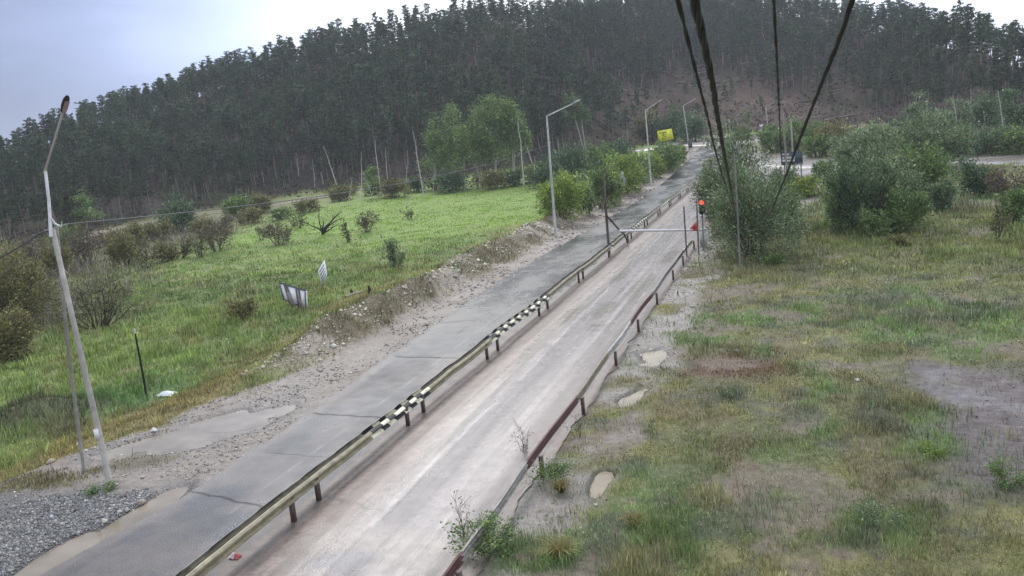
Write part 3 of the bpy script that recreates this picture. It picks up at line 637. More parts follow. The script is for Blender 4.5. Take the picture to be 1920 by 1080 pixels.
def disc(c, rad_, nrm, colr, mt, name, parent, th=.03):
    u_ = unit(np.cross(nrm, (0, 0, 1))); v_ = np.cross(u_, nrm); MB().tube([c, c+nrm*th*.5, c+nrm*th], rad_, 18, colr).build(name, mt, parent)
disc(tl_+np.array([0, 0, .12])+fw*.11, .14, fw, (1, .1, .05), M_RED, 'red_lens', te); disc(tl_-np.array([0, 0, .4])+fw*.11, .12, fw, (.02, .05, .03), M_METAL, 'dark_lens', te)

# ------------------------------------------------------------------ signs
def panel_px(c4, dist):  # four sight-line corners at a distance -> world corners
    return [P(*p, dist) for p in c4]
# yellow billboard
bz = 150.; c4 = [P(1232, 246, bz), P(1259, 241, bz-.6), P(1263, 261, bz-.6), P(1235, 266, bz)]
o_ = np.array([c4[3][0], c4[3][1], Z(c4[3][0], c4[3][1])]); bb = empty('billboard', tuple(o_), 'bright yellow billboard with dark lines of text above the roadside bushes', 'billboard')
def slab(m, c, th, colr, back=(.3, .3, .3)):
    c = [np.array(v) for v in c]; n_ = unit(np.cross(c[1]-c[0], c[3]-c[0])); 
    if np.dot(n_, CAM-c[0]-o_) < 0: n_ = -n_
    m.add([*c, *[v-n_*th for v in c]], [(0, 1, 2, 3), (7, 6, 5, 4), (0, 4, 5, 1), (1, 5, 6, 2), (2, 6, 7, 3), (3, 7, 4, 0)], colr); return n_
L4 = [v-o_ for v in c4]; m = MB(); nb = slab(m, L4, .12, (.68, .70, .05)); m.build('panel', M_PAINT, bb)
def bilin(c, u_, v_): return (c[0]*(1-u_)+c[1]*u_)*(1-v_)+(c[3]*(1-u_)+c[2]*u_)*v_
def textrow(par, c, n_, u0_, u1_, v0_, v1_, colr, seed, lift=.02):
    m = MB()
    rg__ = random.Random(seed); u_ = u0_
    while u_ < u1_:
        w_ = (v1_-v0_)*rg__.uniform(.22, .42)
        if rg__.random() > .14:
            a_ = rg__.uniform(0, .25)*(v1_-v0_)
            m.add([bilin(c, *p)+n_*lift for p in ((u_, v0_+a_), (u_+w_*.75, v0_+a_), (u_+w_*.75, v1_), (u_, v1_))], [(0, 1, 2, 3)], colr)
        u_ += w_
    m.build('text_line', M_PAINT, par)
DK = (.05, .055, .02)
textrow(bb, L4, nb, .16, .24, .17, .30, DK, 1); textrow(bb, L4, nb, .30, .62, .16, .29, DK, 2); textrow(bb, L4, nb, .32, .60, .40, .50, DK, 3); textrow(bb, L4, nb, .30, .56, .60, .68, DK, 4); textrow(bb, L4, nb, .26, .56, .80, .86, DK, 5)
m = MB()
for u_ in (.08, .92):
    t0_ = bilin(L4, u_, .1)-nb*.2; bt = np.array([t0_[0], t0_[1], Z(t0_[0]+o_[0], t0_[1]+o_[1])-o_[2]-.3]); MB().tube([bt, t0_], .1, 8, (.05, .05, .05)).build('leg', M_METAL, bb)
# dark direction board
bz = 108.; c4 = [P(1465, 284, bz), P(1504, 284, bz), P(1506, 308, bz), P(1466, 310, bz)]
o_ = np.array([c4[3][0], c4[3][1], Z(c4[3][0], c4[3][1])]); db = empty('direction_board', tuple(o_), 'dark slate direction board with three white lines of text on two legs beyond the willow', 'sign')
L4 = [v-o_ for v in c4]; m = MB(); nb = slab(m, L4, .08, (.035, .055, .075)); m.build('panel', M_PAINT, db)
W_ = (.62, .66, .68)
for q_, (v0_, v1_, u1_) in enumerate(((.13, .27, .38), (.36, .53, .60), (.58, .75, .60))):
    textrow(db, L4, nb, .04, .13, v0_, v1_, W_, 20+q_); textrow(db, L4, nb, .20, u1_, v0_, v1_, W_, 33+q_)
textrow(db, L4, nb, .62, .97, .86, .95, (.35, .38, .4), 40)
for u_ in (.12, .92):
    t0_ = bilin(L4, u_, .2)-nb*.14; bt = np.array([t0_[0], t0_[1], Z(t0_[0]+o_[0], t0_[1]+o_[1])-o_[2]-.3]); MB().tube([bt, t0_], .07, 8, (.07, .07, .07)).build('leg', M_METAL, db)
# give way sign
gb_ = G(1428, 262); gd = math.hypot(gb_[0], gb_[1]); gw = empty('road_sign', tuple(gb_), 'small white inverted triangle sign on a post at the far side of the junction', 'road sign')
gl_ = gb_; tp = P(1427, 237, gd)-gb_; MB().tube([(0, .08, -.2), tp+np.array([0, .08, .3])], .05, 6, (.4, .4, .4)).build('post', M_METAL, gw)
s_ = 3.6/F*gd; u_ = unit((cr[0], cr[1], 0))
m = MB(); m.add([tp-u_*s_*.95+np.array([0, 0, s_*.8]), tp+u_*s_*.95+np.array([0, 0, s_*.8]), tp-np.array([0, 0, s_*.8])]+[v+np.array([0, .05, 0]) for v in (tp-u_*s_*.95+np.array([0, 0, s_*.8]), tp+u_*s_*.95+np.array([0, 0, s_*.8]), tp-np.array([0, 0, s_*.8]))], [(0, 1, 2), (3, 5, 4), (0, 3, 4), (0, 4, 1), (1, 4, 5), (1, 5, 2), (2, 5, 3), (2, 3, 0)], (.85, .85, .85)); m.build('triangle_plate', M_PAINT, gw)
t2 = P(1427.5, 245.5, gd)-gb_; MB().box(t2, (.45, .05, .7), 0, (.5, .55, .65)).build('lower_plate', M_PAINT, gw)
rb_ = G(1168, 372); rdist = math.hypot(rb_[0], rb_[1]); rs = empty('road_sign', tuple(rb_), 'grey blank back of a tall narrow sign standing in the roadside bushes', 'road sign')
rt_ = P(1167, 337, rdist)-rb_; MB().tube([(0, .06, -.2), rt_+np.array([0, .06, 0])], .05, 6, (.05, .05, .05)).build('post', M_METAL, rs)
vsn = [rt_+u_*.35*math.cos(a)+np.array([0, 0, .95*math.sin(a)]) for a in np.linspace(0, 2*math.pi, 16, endpoint=False)]; m = MB(); m.add(vsn+[v+np.array([0, .04, 0]) for v in vsn], [(0, i, i+1) for i in range(1, 15)]+[(16, 16+i+1, 16+i) for i in range(1, 15)]+[(i, 16+i, (i+1) % 16) for i in range(16)]+[((i+1) % 16, 16+i, 16+(i+1) % 16) for i in range(16)], (.32, .33, .33)); m.build('plate', M_PAINT, rs)
for k_, (bx, hh) in enumerate(((1412, 9), (1418, 9))):
    b_ = G(bx, 286); tag(MB().tube([(0, 0, -.2), (0, 0, 1.1)], .14, 8, (.015, .015, .015)).tube([(0, 0, 1.1), (0, 0, 1.3)], .14, 8, (.6, .6, .6)).build('bollard', M_PAINT, None, False, tuple(b_)), 'stubby black post in the wet gravel before the junction, the '+('left' if k_ == 0 else 'right')+' one of the two', 'bollard', 'two stubby posts at the junction')

# fallen signboards in the meadow
def board(corn, b_px, label, grid):
    global o_
    b_ = G(*b_px); d_ = math.hypot(b_[0], b_[1]); c4 = [P(px, py, d_+dd) for px, py, dd in corn]; o_ = b_
    e = empty('fallen_signboard', tuple(b_), label, 'signboard'); L4 = [v-b_ for v in c4]; m = MB(); n_ = slab(m, L4, .05, (.86, .87, .90)); m.build('panel', M_WHITE, e)
    return e, L4, n_
e, L4, n_ = board([(522, 529, .3), (576, 545, 0), (577, 581, -.2), (531, 562, .1)], (550, 580), 'white signboard standing askew in the grass, its back crossed by two broken brown legs', 0)
def barb(name, p_, q_, wd, colr, th=.03, par=None, mt=None):
    a_, b_ = bilin(L4, *p_), bilin(L4, *q_); d_ = unit(b_-a_); s_ = np.cross(d_, n_)*wd/2; m = MB(); f_ = n_*th
    m.add([a_-s_+n_*.004, a_+s_+n_*.004, b_+s_+n_*.004, b_-s_+n_*.004, a_-s_+f_, a_+s_+f_, b_+s_+f_, b_-s_+f_], [(4, 5, 6, 7), (0, 4, 7, 3), (1, 2, 6, 5), (0, 1, 5, 4), (3, 7, 6, 2)], colr); return m
m = barb('f', (0, .02), (1, .02), .09, (.09, .10, .12)); 
for a_, b_ in (((0, .97), (.7, .97)), ((.03, 0), (.03, 1)), ((.93, .1), (.93, 1))):
    x_ = barb('f', a_, b_, .07, (.09, .10, .12), .034); m.add(np.vstack(x_.v), x_.f[0], (.09, .10, .12))
m.build('frame', M_PAINT, e)
x_ = barb('f', (.975, 0), (.975, 1.02), .07, (.75, .76, .62), .04); x_.build('edge_strip', M_PAINT, e)
for ua, ub in ((.2, .27), (.28, .42), (.61, .64), (.71, .76)):
    barb('leg', (ua, 0), (ub, 1.12), .09, (.07, .055, .055), .09).build('leg', M_METAL, e)
barb('l', (.27, .42), (.38, 1.2), .2, (.22, .19, .19), .11).build('torn_board', M_BARK, e); barb('l', (.66, .55), (.80, 1.05), .2, (.2, .15, .16), .11).build('torn_board', M_BARK, e)
e, L4, n_ = board([(596, 508, .2), (608, 488, 0), (613, 515, -.3), (603, 537, -.1)], (603, 536), 'small white signboard tipped on its corner with grey lines across it', 1)
for v__ in (.2, .42, .64, .84): barb('stripe', (.18, v__), (.88, v__), .07, (.22, .25, .28), .02).build('stripe', M_PAINT, e)
# log and stumps
b_ = G(668, 556); d_ = math.hypot(*b_[:2]); a0, a1 = P(646, 557, d_)-b_, P(680, 546, d_+.5)-b_
le_ = empty('fallen_log', tuple(b_), 'short pale fallen log lying in the meadow beside two dark stumps', 'log'); MB().tube([a0, (a0+a1)/2+np.array([0, 0, .03]), a1], [.09, .08, .07], 9, (.38, .34, .25)).build('trunk', M_BARK, le_); MB().tube([a0-(a1-a0)*.012, a0+(a1-a0)*.04], [.095, .1], 9, (.06, .045, .03)).build('charred_end', M_BARK, le_)
for px_, py_2, h_, lb in ((660, 552, .34, 'low dark stump just behind the fallen log'), (694, 552, .6, 'taller dark stump standing alone right of the fallen log')):
    b_ = G(px_, py_2); m = MB().tube([(0, 0, -.1), (.0, 0, h_*.5), (-.05, 0, h_)], [.14, .1, .05], 9, (.03, .022, .016)); m.tube([(0, 0, .05), (.18, .05, -.02)], [.05, .02], 6, (.03, .022, .016)); tag(m.build('stump', M_BARK, None, False, tuple(b_)), lb, 'stump')
# leaning dark fence post near the near verge
b_ = G(275, 746); d_ = math.hypot(*b_[:2]); t_ = P(252, 616, d_)-b_; fp = empty('old_post', tuple(b_), 'thin blackened post leaning in the grass right of the nearest lamp mast', 'post')
MB().tube([(0, 0, -.2), t_*.3+np.array([.02, 0, 0]), t_*.7, t_*.94], [.05, .045, .04, .035], 7, (.012, .016, .014)).build('shaft', M_BARK, fp); MB().tube([t_*.93, t_], .038, 7, (.4, .42, .38)).build('pale_tip', M_BARK, fp)

# ------------------------------------------------------------------ right-hand utility poles and cables
def upole(bx, by, tx, ty, r_, label, colr=(.22, .20, .17), hid=0):
    b_ = G(bx, by); t_ = P(tx, ty, math.hypot(*b_[:2])); e = empty('utility_pole', tuple(b_), label, 'utility pole'); MB().tube([(0, 0, -.4), (t_-b_)*.5, t_-b_], [r_*1.2, r_, r_*.85], 9, colr).build('shaft', M_CONC, e)
    m = MB().tube([(t_-b_)*.95+np.array([-.3, 0, 0]), (t_-b_)*.95+np.array([.3, 0, 0])], .03, 6, (.2, .2, .2)); m.build('crossarm', M_METAL, e); return b_, t_, e
up1 = upole(1388, 506, 1377, 288, .045, 'slim grey pole rising through the big willow by the barrier', (.17, .17, .15))
up2 = upole(1477, 340, 1467, 206, .12, 'thin grey pole right behind the dark direction board')
up3 = upole(1488, 322, 1483, 222, .11, 'thin pale pole a little right of the one behind the direction board', (.3, .29, .27))
stick('thin_post', 1442, 262, 1436, 202, .13, (.32, .30, .27), 'pale limbless pole on the slope just right of the white triangle sign', 'post')
stick('thin_post', 1371, 262, 1367, 223, .15, (.34, .32, .29), 'short pale limbless pole at the foot of the slope left of the triangle sign', 'post')
def smooth(pts, n=60):
    pts = np.array(pts, float); L = np.r_[0, np.cumsum(np.linalg.norm(np.diff(pts, axis=0), axis=1))]; L = np.arange(len(pts))
    out_ = []
    for k_ in range(len(pts)-1):
        p0, p1, p2, p3 = pts[max(k_-1, 0)], pts[k_], pts[k_+1], pts[min(k_+2, len(pts)-1)]
        for t in np.linspace(0, 1, n, endpoint=False): out_.append(.5*((2*p1)+(p2-p0)*t+(2*p0-5*p1+4*p2-p3)*t*t+(3*p1-p0-3*p2+p3)*t**3))
    out_.append(pts[-1]); return np.array(out_)
def cable(px, d0, endp, r_, label, strands=2, seed=0, name='cable'):
    # px: sight-line points; distances follow a straight run from near the camera to the far pole
    n = len(px); d1 = math.hypot(endp[0], endp[1])
    # parameter along the picture path gives 1/d roughly linear for a straight cable
    pl = np.array(px, float); Lc = np.r_[0, np.cumsum(np.linalg.norm(np.diff(pl, axis=0), axis=1))]; s_ = Lc/Lc[-1]
    inv = 1/d0+(1/d1-1/d0)*s_
    pts = [P(*px[i], 1/inv[i]) for i in range(n)]; pts[-1] = np.array(endp)
    c_ = smooth(pts, 90); t_ = np.gradient(c_, axis=0); t_ /= np.linalg.norm(t_, axis=1)[:, None]
    a_ = np.cross(t_, (0, 0, 1)); a_ /= np.linalg.norm(a_, axis=1)[:, None]; b_ = np.cross(t_, a_)
    sl_ = np.r_[0, np.cumsum(np.linalg.norm(np.diff(c_, axis=0), axis=1))]; p0 = c_[0].copy()
    e = empty(name, tuple(p0), label, 'cable', 'cables hanging down across the view')
    ph = sl_*2*math.pi/1.6; jit = fbm(sl_, sl_*0+seed, .5, 3, 500+seed)
    for k_ in range(strands):
        an = ph+k_*2*math.pi/strands; off_ = (np.cos(an)[:, None]*a_+np.sin(an)[:, None]*b_)*(r_*(.4+.5*jit))[:, None]
        MB().tube(c_-p0+off_, r_*.8, 6, (.008, .012, .013)).build('strand', M_CABLE, e)
    # tape lumps
    m = MB(); rg__ = random.Random(seed); kk = 0
    idx = np.searchsorted(sl_, np.cumsum([rg__.uniform(.3, 1.1) for _ in range(14)]))
    for i_ in idx:
        if 2 < i_ < len(c_)-3: MB().tube([c_[i_-1]-p0, c_[i_]-p0, c_[i_+1]-p0][:3], [r_*1.2, r_*rg__.uniform(1.3, 1.6), r_*1.2], 6, (.015, .015, .016)).build('tape', M_CABLE, e)
    return e
cable([(1250, -70), (1271, 0), (1301, 120), (1328, 225), (1352, 320), (1372, 410)], 4.0, up1[0]+np.array([-.1, 0, 2.9]), .010, 'thin twisted cable leaving the top of the picture furthest to the left of the four', 2, 1)
cable([(1296, -70), (1302, 0), (1322, 90), (1340, 180), (1358, 290), (1374, 420)], 3.6, up1[0]+np.array([-.05, 0, 2.6]), .0165, 'thickest dark cable bundle, hanging close beside the thin leftmost one', 3, 2)
cable([(1449, -80), (1451, 0), (1457, 120), (1461, 210), (1465, 300), (1467, 345)], 4.4, P(1467, 348, 100), .0085, 'thin nearly upright dark cable ending over the dark direction board', 2, 3)
cable([(1622, -80), (1598, 0), (1573, 75), (1535, 170), (1496, 270), (1467, 345), (1440, 405), (1412, 432), (1387, 420)], 4.4, up1[0]+np.array([.1, 0, 2.4]), .0115, 'slanting dark cable coming down from the upper right to the willow', 3, 4)

# ------------------------------------------------------------------ vegetation builders
def leaves(c, size, colr, rng, aspect=.45, flat=.5, dirn=None):
    """one narrow leaf or clump (two triangles, folded) per centre"""
    n = len(c); d = rng.normal(size=(n, 3)); d[:, 2] *= flat
    if dirn is not None: d = d*.55+dirn
    d /= np.linalg.norm(d, axis=1)[:, None]+1e-9
    s = np.cross(d, rng.normal(size=(n, 3))); s /= np.linalg.norm(s, axis=1)[:, None]+1e-9
    L = (size*(.6+.8*rng.random(n)))[:, None] if np.ndim(size) else (size*(.6+.8*rng.random(n)))[:, None]
    w_ = L*aspect; up = np.cross(d, s)*L*.12
    v = np.stack([c-d*L*.5, c+s*w_*.5+up, c+d*L*.5, c-s*w_*.5+up], 1).reshape(-1, 3)
    i = np.arange(n)*4; f = np.concatenate([np.stack([i, i+1, i+2], -1), np.stack([i, i+2, i+3], -1)])
    return v, f, np.repeat(colr, 4, axis=0)
def jitcol(base, n, rng, amt=.3, hue=.12):
    b = np.asarray(base, float); k = np.exp(rng.normal(size=(n, 1))*amt); h = 1+rng.normal(size=(n, 3))*hue
    return np.clip(b*k*h, .004, .9)
def branch(rng, p, d, L, n=5, curl=.25, grav=0.):
    pts = [np.array(p, float)]; d = unit(d)
    for _ in range(n):
        d = unit(d+rng.normal(size=3)*curl+np.array([0, 0, grav])); pts.append(pts[-1]+d*L/n)
    return np.array(pts)
SHK = dict(
    willow=dict(leaf=(.125, .18, .085), tip=(.34, .40, .25), stem=(.10, .085, .065), fill=1.0, flat=.6),
    green=dict(leaf=(.13, .205, .065), tip=(.27, .35, .14), stem=(.09, .08, .06), fill=1.0, flat=.6),
    bright=dict(leaf=(.20, .29, .06), tip=(.31, .38, .10), stem=(.10, .09, .06), fill=1.0, flat=.6),
    olive=dict(leaf=(.16, .16, .065), tip=(.28, .26, .11), stem=(.085, .065, .05), fill=1.0, flat=.6),
    dark=dict(leaf=(.085, .14, .07), tip=(.18, .25, .13), stem=(.06, .05, .04), fill=1.0, flat=.6),
    brown=dict(leaf=(.125, .105, .07), tip=(.19, .165, .11), stem=(.11, .095, .085), fill=.28, flat=.6),
    bare=dict(leaf=(.10, .11, .045), tip=(.15, .15, .07), stem=(.055, .042, .036), fill=.16, flat=.6))
def shrub(name, base, W, H, kind, label, nleaf, leaf, seed, group=None, cat=None, D=None, open_=0.):
    rng = np.random.default_rng(seed); K = SHK[kind]; D = D or W
    e = empty(name, tuple(base), label, cat or 'shrub', group)
    st = MB(); ns = int(np.clip(W*3.2, 6, 16)); tips = []
    for i in range(ns):
        a = rng.uniform(0, 2*math.pi); rr_ = rng.random()**.6
        tgt = np.array([math.cos(a)*rr_*W*.42, math.sin(a)*rr_*D*.42, H*(1-.55*rr_**2)*rng.uniform(.72, .95)])
        p0 = np.array([math.cos(a)*.08*W, math.sin(a)*.08*D, -.1]); d = unit(tgt-p0*.2)
        L = np.linalg.norm(tgt); pts = branch(rng, p0, d+np.array([0, 0, .25]), L, 5, .12)
        pts[1:, :2] *= .9; br = (.012+.010*H)*rng.uniform(.7, 1.2)*(.4 if cat == 'plant' else 1)
        st.tube(pts, np.linspace(br, br*.25, len(pts)), 5, K['stem'], cap=False)
        for k_ in range(6 if kind != 'bare' else 7):
            q = pts[rng.integers(2, len(pts))]; d2 = unit((pts[-1]-pts[0])+rng.normal(size=3)*L*.55)
            b2 = branch(rng, q, d2, L*rng.uniform(.2, .42), 3, .2); st.tube(b2, np.linspace(br*.45, br*.12, 4), 3, K['stem'], cap=False); tips.append(b2[-1]); tips.append(b2[1])
        tips.append(pts[-1]); tips.append(pts[3])
    st.build('stems', M_BARK, e)
    tips = np.array(tips); n = int(nleaf*K['fill'])
    if n:
        idx = rng.integers(0, len(tips), n); lob = rng.normal(size=(n, 3))*np.array([W*.06, D*.06, H*.055])
        c = tips[idx]+lob; tone = rng.random(len(tips))**1.5; lob *= rng.uniform(.5, 1.5, len(tips))[idx][:, None]
        # skirt of leaves so the shrub closes towards the ground
        m_ = rng.random(n) < (.22 if kind not in ('bare', 'brown') else .05); a = rng.uniform(0, 2*math.pi, n); rr_ = rng.uniform(.55, 1, n); zz = rng.random(n)**1.2*H*.8
        prof = np.sqrt(np.clip(1-(zz/H-.35)**2/.6, .05, 1)); bump = .5+.8*vnoise(a*1.9+seed, zz/H*3, seed)
        sk = np.stack([np.cos(a)*rr_*W*.5*prof*bump, np.sin(a)*rr_*D*.5*prof*bump, zz], -1); c[m_] = sk[m_]
        c[:, 2] = np.maximum(c[:, 2], .05)
        base_c = mix(np.zeros((n, 3))+np.array(K['leaf']), K['tip'], np.clip(tone[idx]*1.1-.15, 0, 1)*.8)
        cc = base_c*np.exp(rng.normal(size=(n, 1))*.42)*(1+rng.normal(size=(n, 3))*.09)
        out_d = c-np.array([0, 0, H*.45]); out_d /= np.linalg.norm(out_d, axis=1)[:, None]+1e-6; v, f, c4_ = leaves(c, leaf, np.clip(cc, .01, .8), rng, .42, K['flat'], out_d*.8+np.array([0, 0, .25]))
        link('foliage', mesh('foliage', v, f, c4_, [M_LEAF]), e)
    return e
def shrub_px(name, bx, by, wpx, topy, kind, label, seed, group=None, dens=1.0, Dm=None):
    if name == 'willow_bush': dens = 1.35
    b = G(bx, by); d = math.hypot(*b[:2]); W = wpx/F*math.hypot(d, 8.5)*1.0; t = P(bx, topy, d+W*.0); H = max(t[2]-b[2], .4)
    b = b+unit((b[0], b[1], 0))*min(W, 6)*.3; b[2] = Z(b[0], b[1])-.05
    leaf = max(.13, 4.6*d/F); area = wpx*(by-topy); n = int(np.clip(area/ (leaf/d*F)**2*17*dens, 400, 30000))
    return shrub(name, b, W, H, kind, label, n, leaf, seed, group, D=(Dm or W))
SHR = [
 # left meadow edge
 ('shrub', 38, 622, 150, 482, 'olive', 'largest rounded olive-brown shrub at the left edge of the picture', None),
 ('shrub', 22, 680, 100, 575, 'olive', 'smaller olive shrub in front of the biggest one at the left edge', None),
 ('shrub', 188, 622, 140, 508, 'bare', 'open shrub with dark curving branches beside the nearest lamp mast', None),
 ('shrub', 335, 438, 76, 375, 'dark', 'dense blue-green shrub at the far left rim of the meadow', None),
 ('shrub', 408, 474, 66, 408, 'brown', 'purple-brown leafless shrub right of the dense blue-green one', None),
 ('shrub', 525, 462, 74, 410, 'brown', 'low rusty brown shrub standing alone in the upper meadow', None),
 ('shrub', 690, 438, 46, 386, 'brown', 'fan-shaped twiggy shrub in the upper meadow, right of the fallen dead tree', None),
 ('shrub', 655, 456, 34, 412, 'bare', 'small twiggy shrub just below the fallen dead tree', None),
 ('shrub', 457, 602, 70, 556, 'olive', 'low yellow-olive shrub left of the fallen white signboard', None),
 ('shrub', 744, 505, 28, 436, 'willow', 'thin pale sapling alone in the middle of the meadow', None),
 ('shrub', 766, 414, 36, 388, 'bare', 'low dark twiggy bush near the top of the bright meadow', None),
 ('shrub', 275, 505, 60, 440, 'bare', 'blackened bare shrub in the row along the left meadow rim, behind the open one', None),
 ('shrub', 338, 486, 56, 430, 'bare', 'bare shrub with upright dark stems below the dense blue-green one', None),
 ('shrub', 236, 500, 60, 430, 'olive', 'mottled olive shrub right of the nearest lamp mast at half its height', None),
 ('shrub', 165, 500, 90, 420, 'brown', 'wide greyish brown thicket just right of the nearest lamp mast', None),
 ('shrub', 300, 450, 60, 415, 'olive', 'yellowish shrub left of the dense blue-green one', None),
 ('shrub', 445, 410, 60, 365, 'green', 'soft green shrub beside the dirt track on the left', None),
 ('shrub', 490, 400, 50, 362, 'olive', 'dull olive shrub beside the dirt track, right of the soft green one', None),
 ('shrub', 150, 420, 66, 355, 'green', 'tall green shrub at the wood edge behind the nearest lamp mast', None),
 ('shrub', 640, 378, 60, 345, 'olive', 'brownish shrub under the pale snags above the meadow', None),
 ('shrub', 740, 372, 70, 335, 'olive', 'dull shrub below the left end of the birch grove', None),
 ('shrub', 850, 362, 80, 322, 'dark', 'dark shrub below the middle of the birch grove', None),
 ('shrub', 935, 355, 70, 318, 'olive', 'brownish green shrub below the right end of the birch grove', None),
 # left roadside
 ('shrub', 1055, 410, 94, 322, 'bright', 'bright yellow-green round bush beside the second street lamp', None),
 ('shrub', 1128, 392, 70, 312, 'green', 'green bush between the bright round bush and the sign back', None),
 ('shrub', 1172, 366, 66, 288, 'bright', 'tall leafy bush around the grey sign back', None),
 ('shrub', 1205, 345, 50, 288, 'green', 'green bush at the foot of the third street lamp', None),
 ('shrub', 1246, 325, 62, 262, 'green', 'green bush under the yellow billboard', None),
 ('shrub', 1275, 306, 34, 270, 'bright', 'small bright bush at the foot of the most distant street lamp', None),
 ('shrub', 1080, 340, 80, 270, 'dark', 'dark green bush behind the second street lamp', None),
 ('shrub', 1130, 325, 60, 270, 'green', 'soft green bush between the second and third street lamps, set back', None),
 ('shrub', 1022, 355, 60, 300, 'dark', 'dark bush left of the second street lamp', None),
 # right side
 ('willow_bush', 1415, 492, 172, 330, 'willow', 'biggest grey-green willow bush, right of the traffic light', None),
 ('willow_bush', 1375, 440, 110, 250, 'willow', 'tall narrow grey-green willow rising behind the biggest bush', None),
 ('willow_bush', 1345, 410, 70, 320, 'willow', 'willow bush hanging over the right guardrail by the red signal', None),
 ('willow_bush', 1462, 440, 90, 335, 'green', 'green bush filling the right side of the big willow', None),
 ('shrub', 1600, 442, 90, 300, 'dark', 'dark green dense shrub at the left of the second clump of bushes', None),
 ('willow_bush', 1665, 432, 120, 295, 'willow', 'broad grey-green willow in the middle of the second clump', None),
 ('willow_bush', 1725, 390, 100, 262, 'green', 'green willow bush in the right half of the second clump', None),
 ('willow_bush', 1620, 350, 110, 248, 'willow', 'rounded pale willow behind the second clump, left side', None),
 ('willow_bush', 1750, 320, 130, 214, 'willow', 'large pale willow before the dark wood on the right', None),
 ('shrub', 1830, 370, 70, 300, 'dark', 'dark shrub at the right of the second clump', None),
 ('shrub', 1895, 372, 90, 310, 'brown', 'brownish thicket at the right edge of the picture', None),
 ('shrub', 1868, 452, 44, 382, 'bare', 'thin bare shrub standing in the grass near the right edge', None),
 ('shrub', 1905, 420, 60, 350, 'green', 'green shrub at the right edge of the picture', None),
 ('shrub', 1505, 278, 90, 222, 'green', 'green bush behind the dark direction board', None),
 ('shrub', 1450, 288, 60, 234, 'green', 'green bush just left of the dark direction board', None),
 ('shrub', 1570, 290, 90, 232, 'olive', 'yellow-olive bush right of the dark direction board', None),
 ('shrub', 1640, 290, 90, 240, 'green', 'green bush below the far side road on the right', None),
 ('shrub', 1520, 370, 80, 330, 'bright', 'low bright bush in front of the wet gravel by the direction board', None),
 ('shrub', 1470, 370, 60, 315, 'willow', 'low pale bush below the direction board', None),
 ('shrub', 1850, 292, 100, 240, 'dark', 'dark green bush in front of the right-hand wood', None),
 ('shrub', 1915, 292, 80, 235, 'green', 'green bush in front of the right-hand wood at the picture edge', None),
 ('shrub', 1700, 262, 70, 218, 'dark', 'dark blue-green bush at the right end of the side road', None),
 ('shrub', 1390, 262, 34, 236, 'olive', 'small brown-green bush at the far side of the junction', None),
 ('shrub', 1262, 268, 70, 200, 'dark', 'dark green bush on the slope above the yellow billboard', None),
 ('shrub', 1300, 266, 60, 215, 'dark', 'dark bush on the slope behind the most distant street lamp', None),
 ('shrub', 1220, 268, 60, 215, 'olive', 'olive bush on the slope left of the yellow billboard', None),
 ('shrub', 1680, 462, 50, 440, 'olive', 'tiny yellowish bush in the grass below the second clump', None),
 ('shrub', 1455, 500, 46, 476, 'green', 'low leafy green plant at the foot of the big willow', None),
]
GS = 'scrub bushes along the left rim of the meadow'
for (bx, by, wp, ty, kd) in [(10, 520, 60, 470, 'olive'), (60, 500, 70, 440, 'brown'), (110, 520, 60, 455, 'olive'), (130, 470, 60, 420, 'green'), (215, 470, 60, 425, 'brown'), (255, 462, 56, 418, 'olive'), (310, 492, 50, 450, 'olive'), (375, 486, 46, 438, 'bare'), (385, 445, 50, 405, 'olive'), (430, 440, 44, 405, 'brown'), (470, 420, 50, 385, 'olive'), (560, 430, 50, 396, 'bare'), (575, 400, 50, 372, 'olive'), (530, 412, 40, 385, 'green'), (90, 560, 50, 510, 'bare'), (490, 452, 34, 425, 'bare')]:
    SHR.append(('scrub_bush', bx, by, wp, ty, kd, 'one of the drab scrubby bushes crowded along the left rim of the meadow', GS))
for (bx, by, wp, ty, kd) in [(700, 366, 50, 335, 'olive'), (780, 362, 50, 330, 'dark'), (820, 358, 46, 332, 'brown'), (900, 356, 46, 326, 'brown'), (970, 350, 50, 318, 'dark'), (1000, 345, 46, 312, 'olive'), (660, 366, 44, 340, 'brown'), (1040, 330, 50, 290, 'dark'), (1105, 318, 50, 278, 'olive'), (1160, 300, 60, 262, 'dark')]:
    SHR.append(('scrub_bush', bx, by, wp, ty, kd, 'one of the dull bushes under the birches between meadow and wooded hill', 'undergrowth bushes below the birches'))
for (bx, by, wp, ty, kd) in [(1475, 285, 60, 248, 'green'), (1535, 296, 60, 252, 'green'), (1590, 300, 64, 250, 'willow'), (1610, 286, 60, 240, 'green'), (1670, 288, 60, 244, 'green'), (1700, 284, 60, 246, 'willow'), (1770, 286, 60, 244, 'green'), (1820, 285, 60, 248, 'willow'), (1880, 284, 60, 246, 'green'), (1545, 330, 46, 300, 'green'), (1555, 275, 50, 244, 'olive')]:
    SHR.append(('willow_bush', bx, by, wp, ty, kd, 'one of the massed green bushes between the wet gravel and the far side road', 'massed bushes beyond the wet gravel'))
for (bx, by, wp, ty, kd) in [(1095, 404, 54, 340, 'green'), (1150, 382, 50, 310, 'bright'), (1190, 358, 46, 300, 'green'), (1226, 336, 46, 280, 'bright'), (1262, 318, 40, 272, 'green'), (1028, 404, 46, 346, 'bright')]:
    SHR.append(('shrub', bx, by, wp, ty, kd, 'one of the leafy bushes closing the gaps of the left roadside row', 'bushes filling the left roadside row'))
for (bx, by, wp, ty, kd) in [(1640, 446, 60, 380, 'green'), (1700, 440, 70, 340, 'green'), (1580, 440, 50, 340, 'green'), (1760, 400, 60, 330, 'willow')]:
    SHR.append(('willow_bush', bx, by, wp, ty, kd, 'one of the fresh green bushes along the front of the second clump', 'bushes fronting the second clump'))
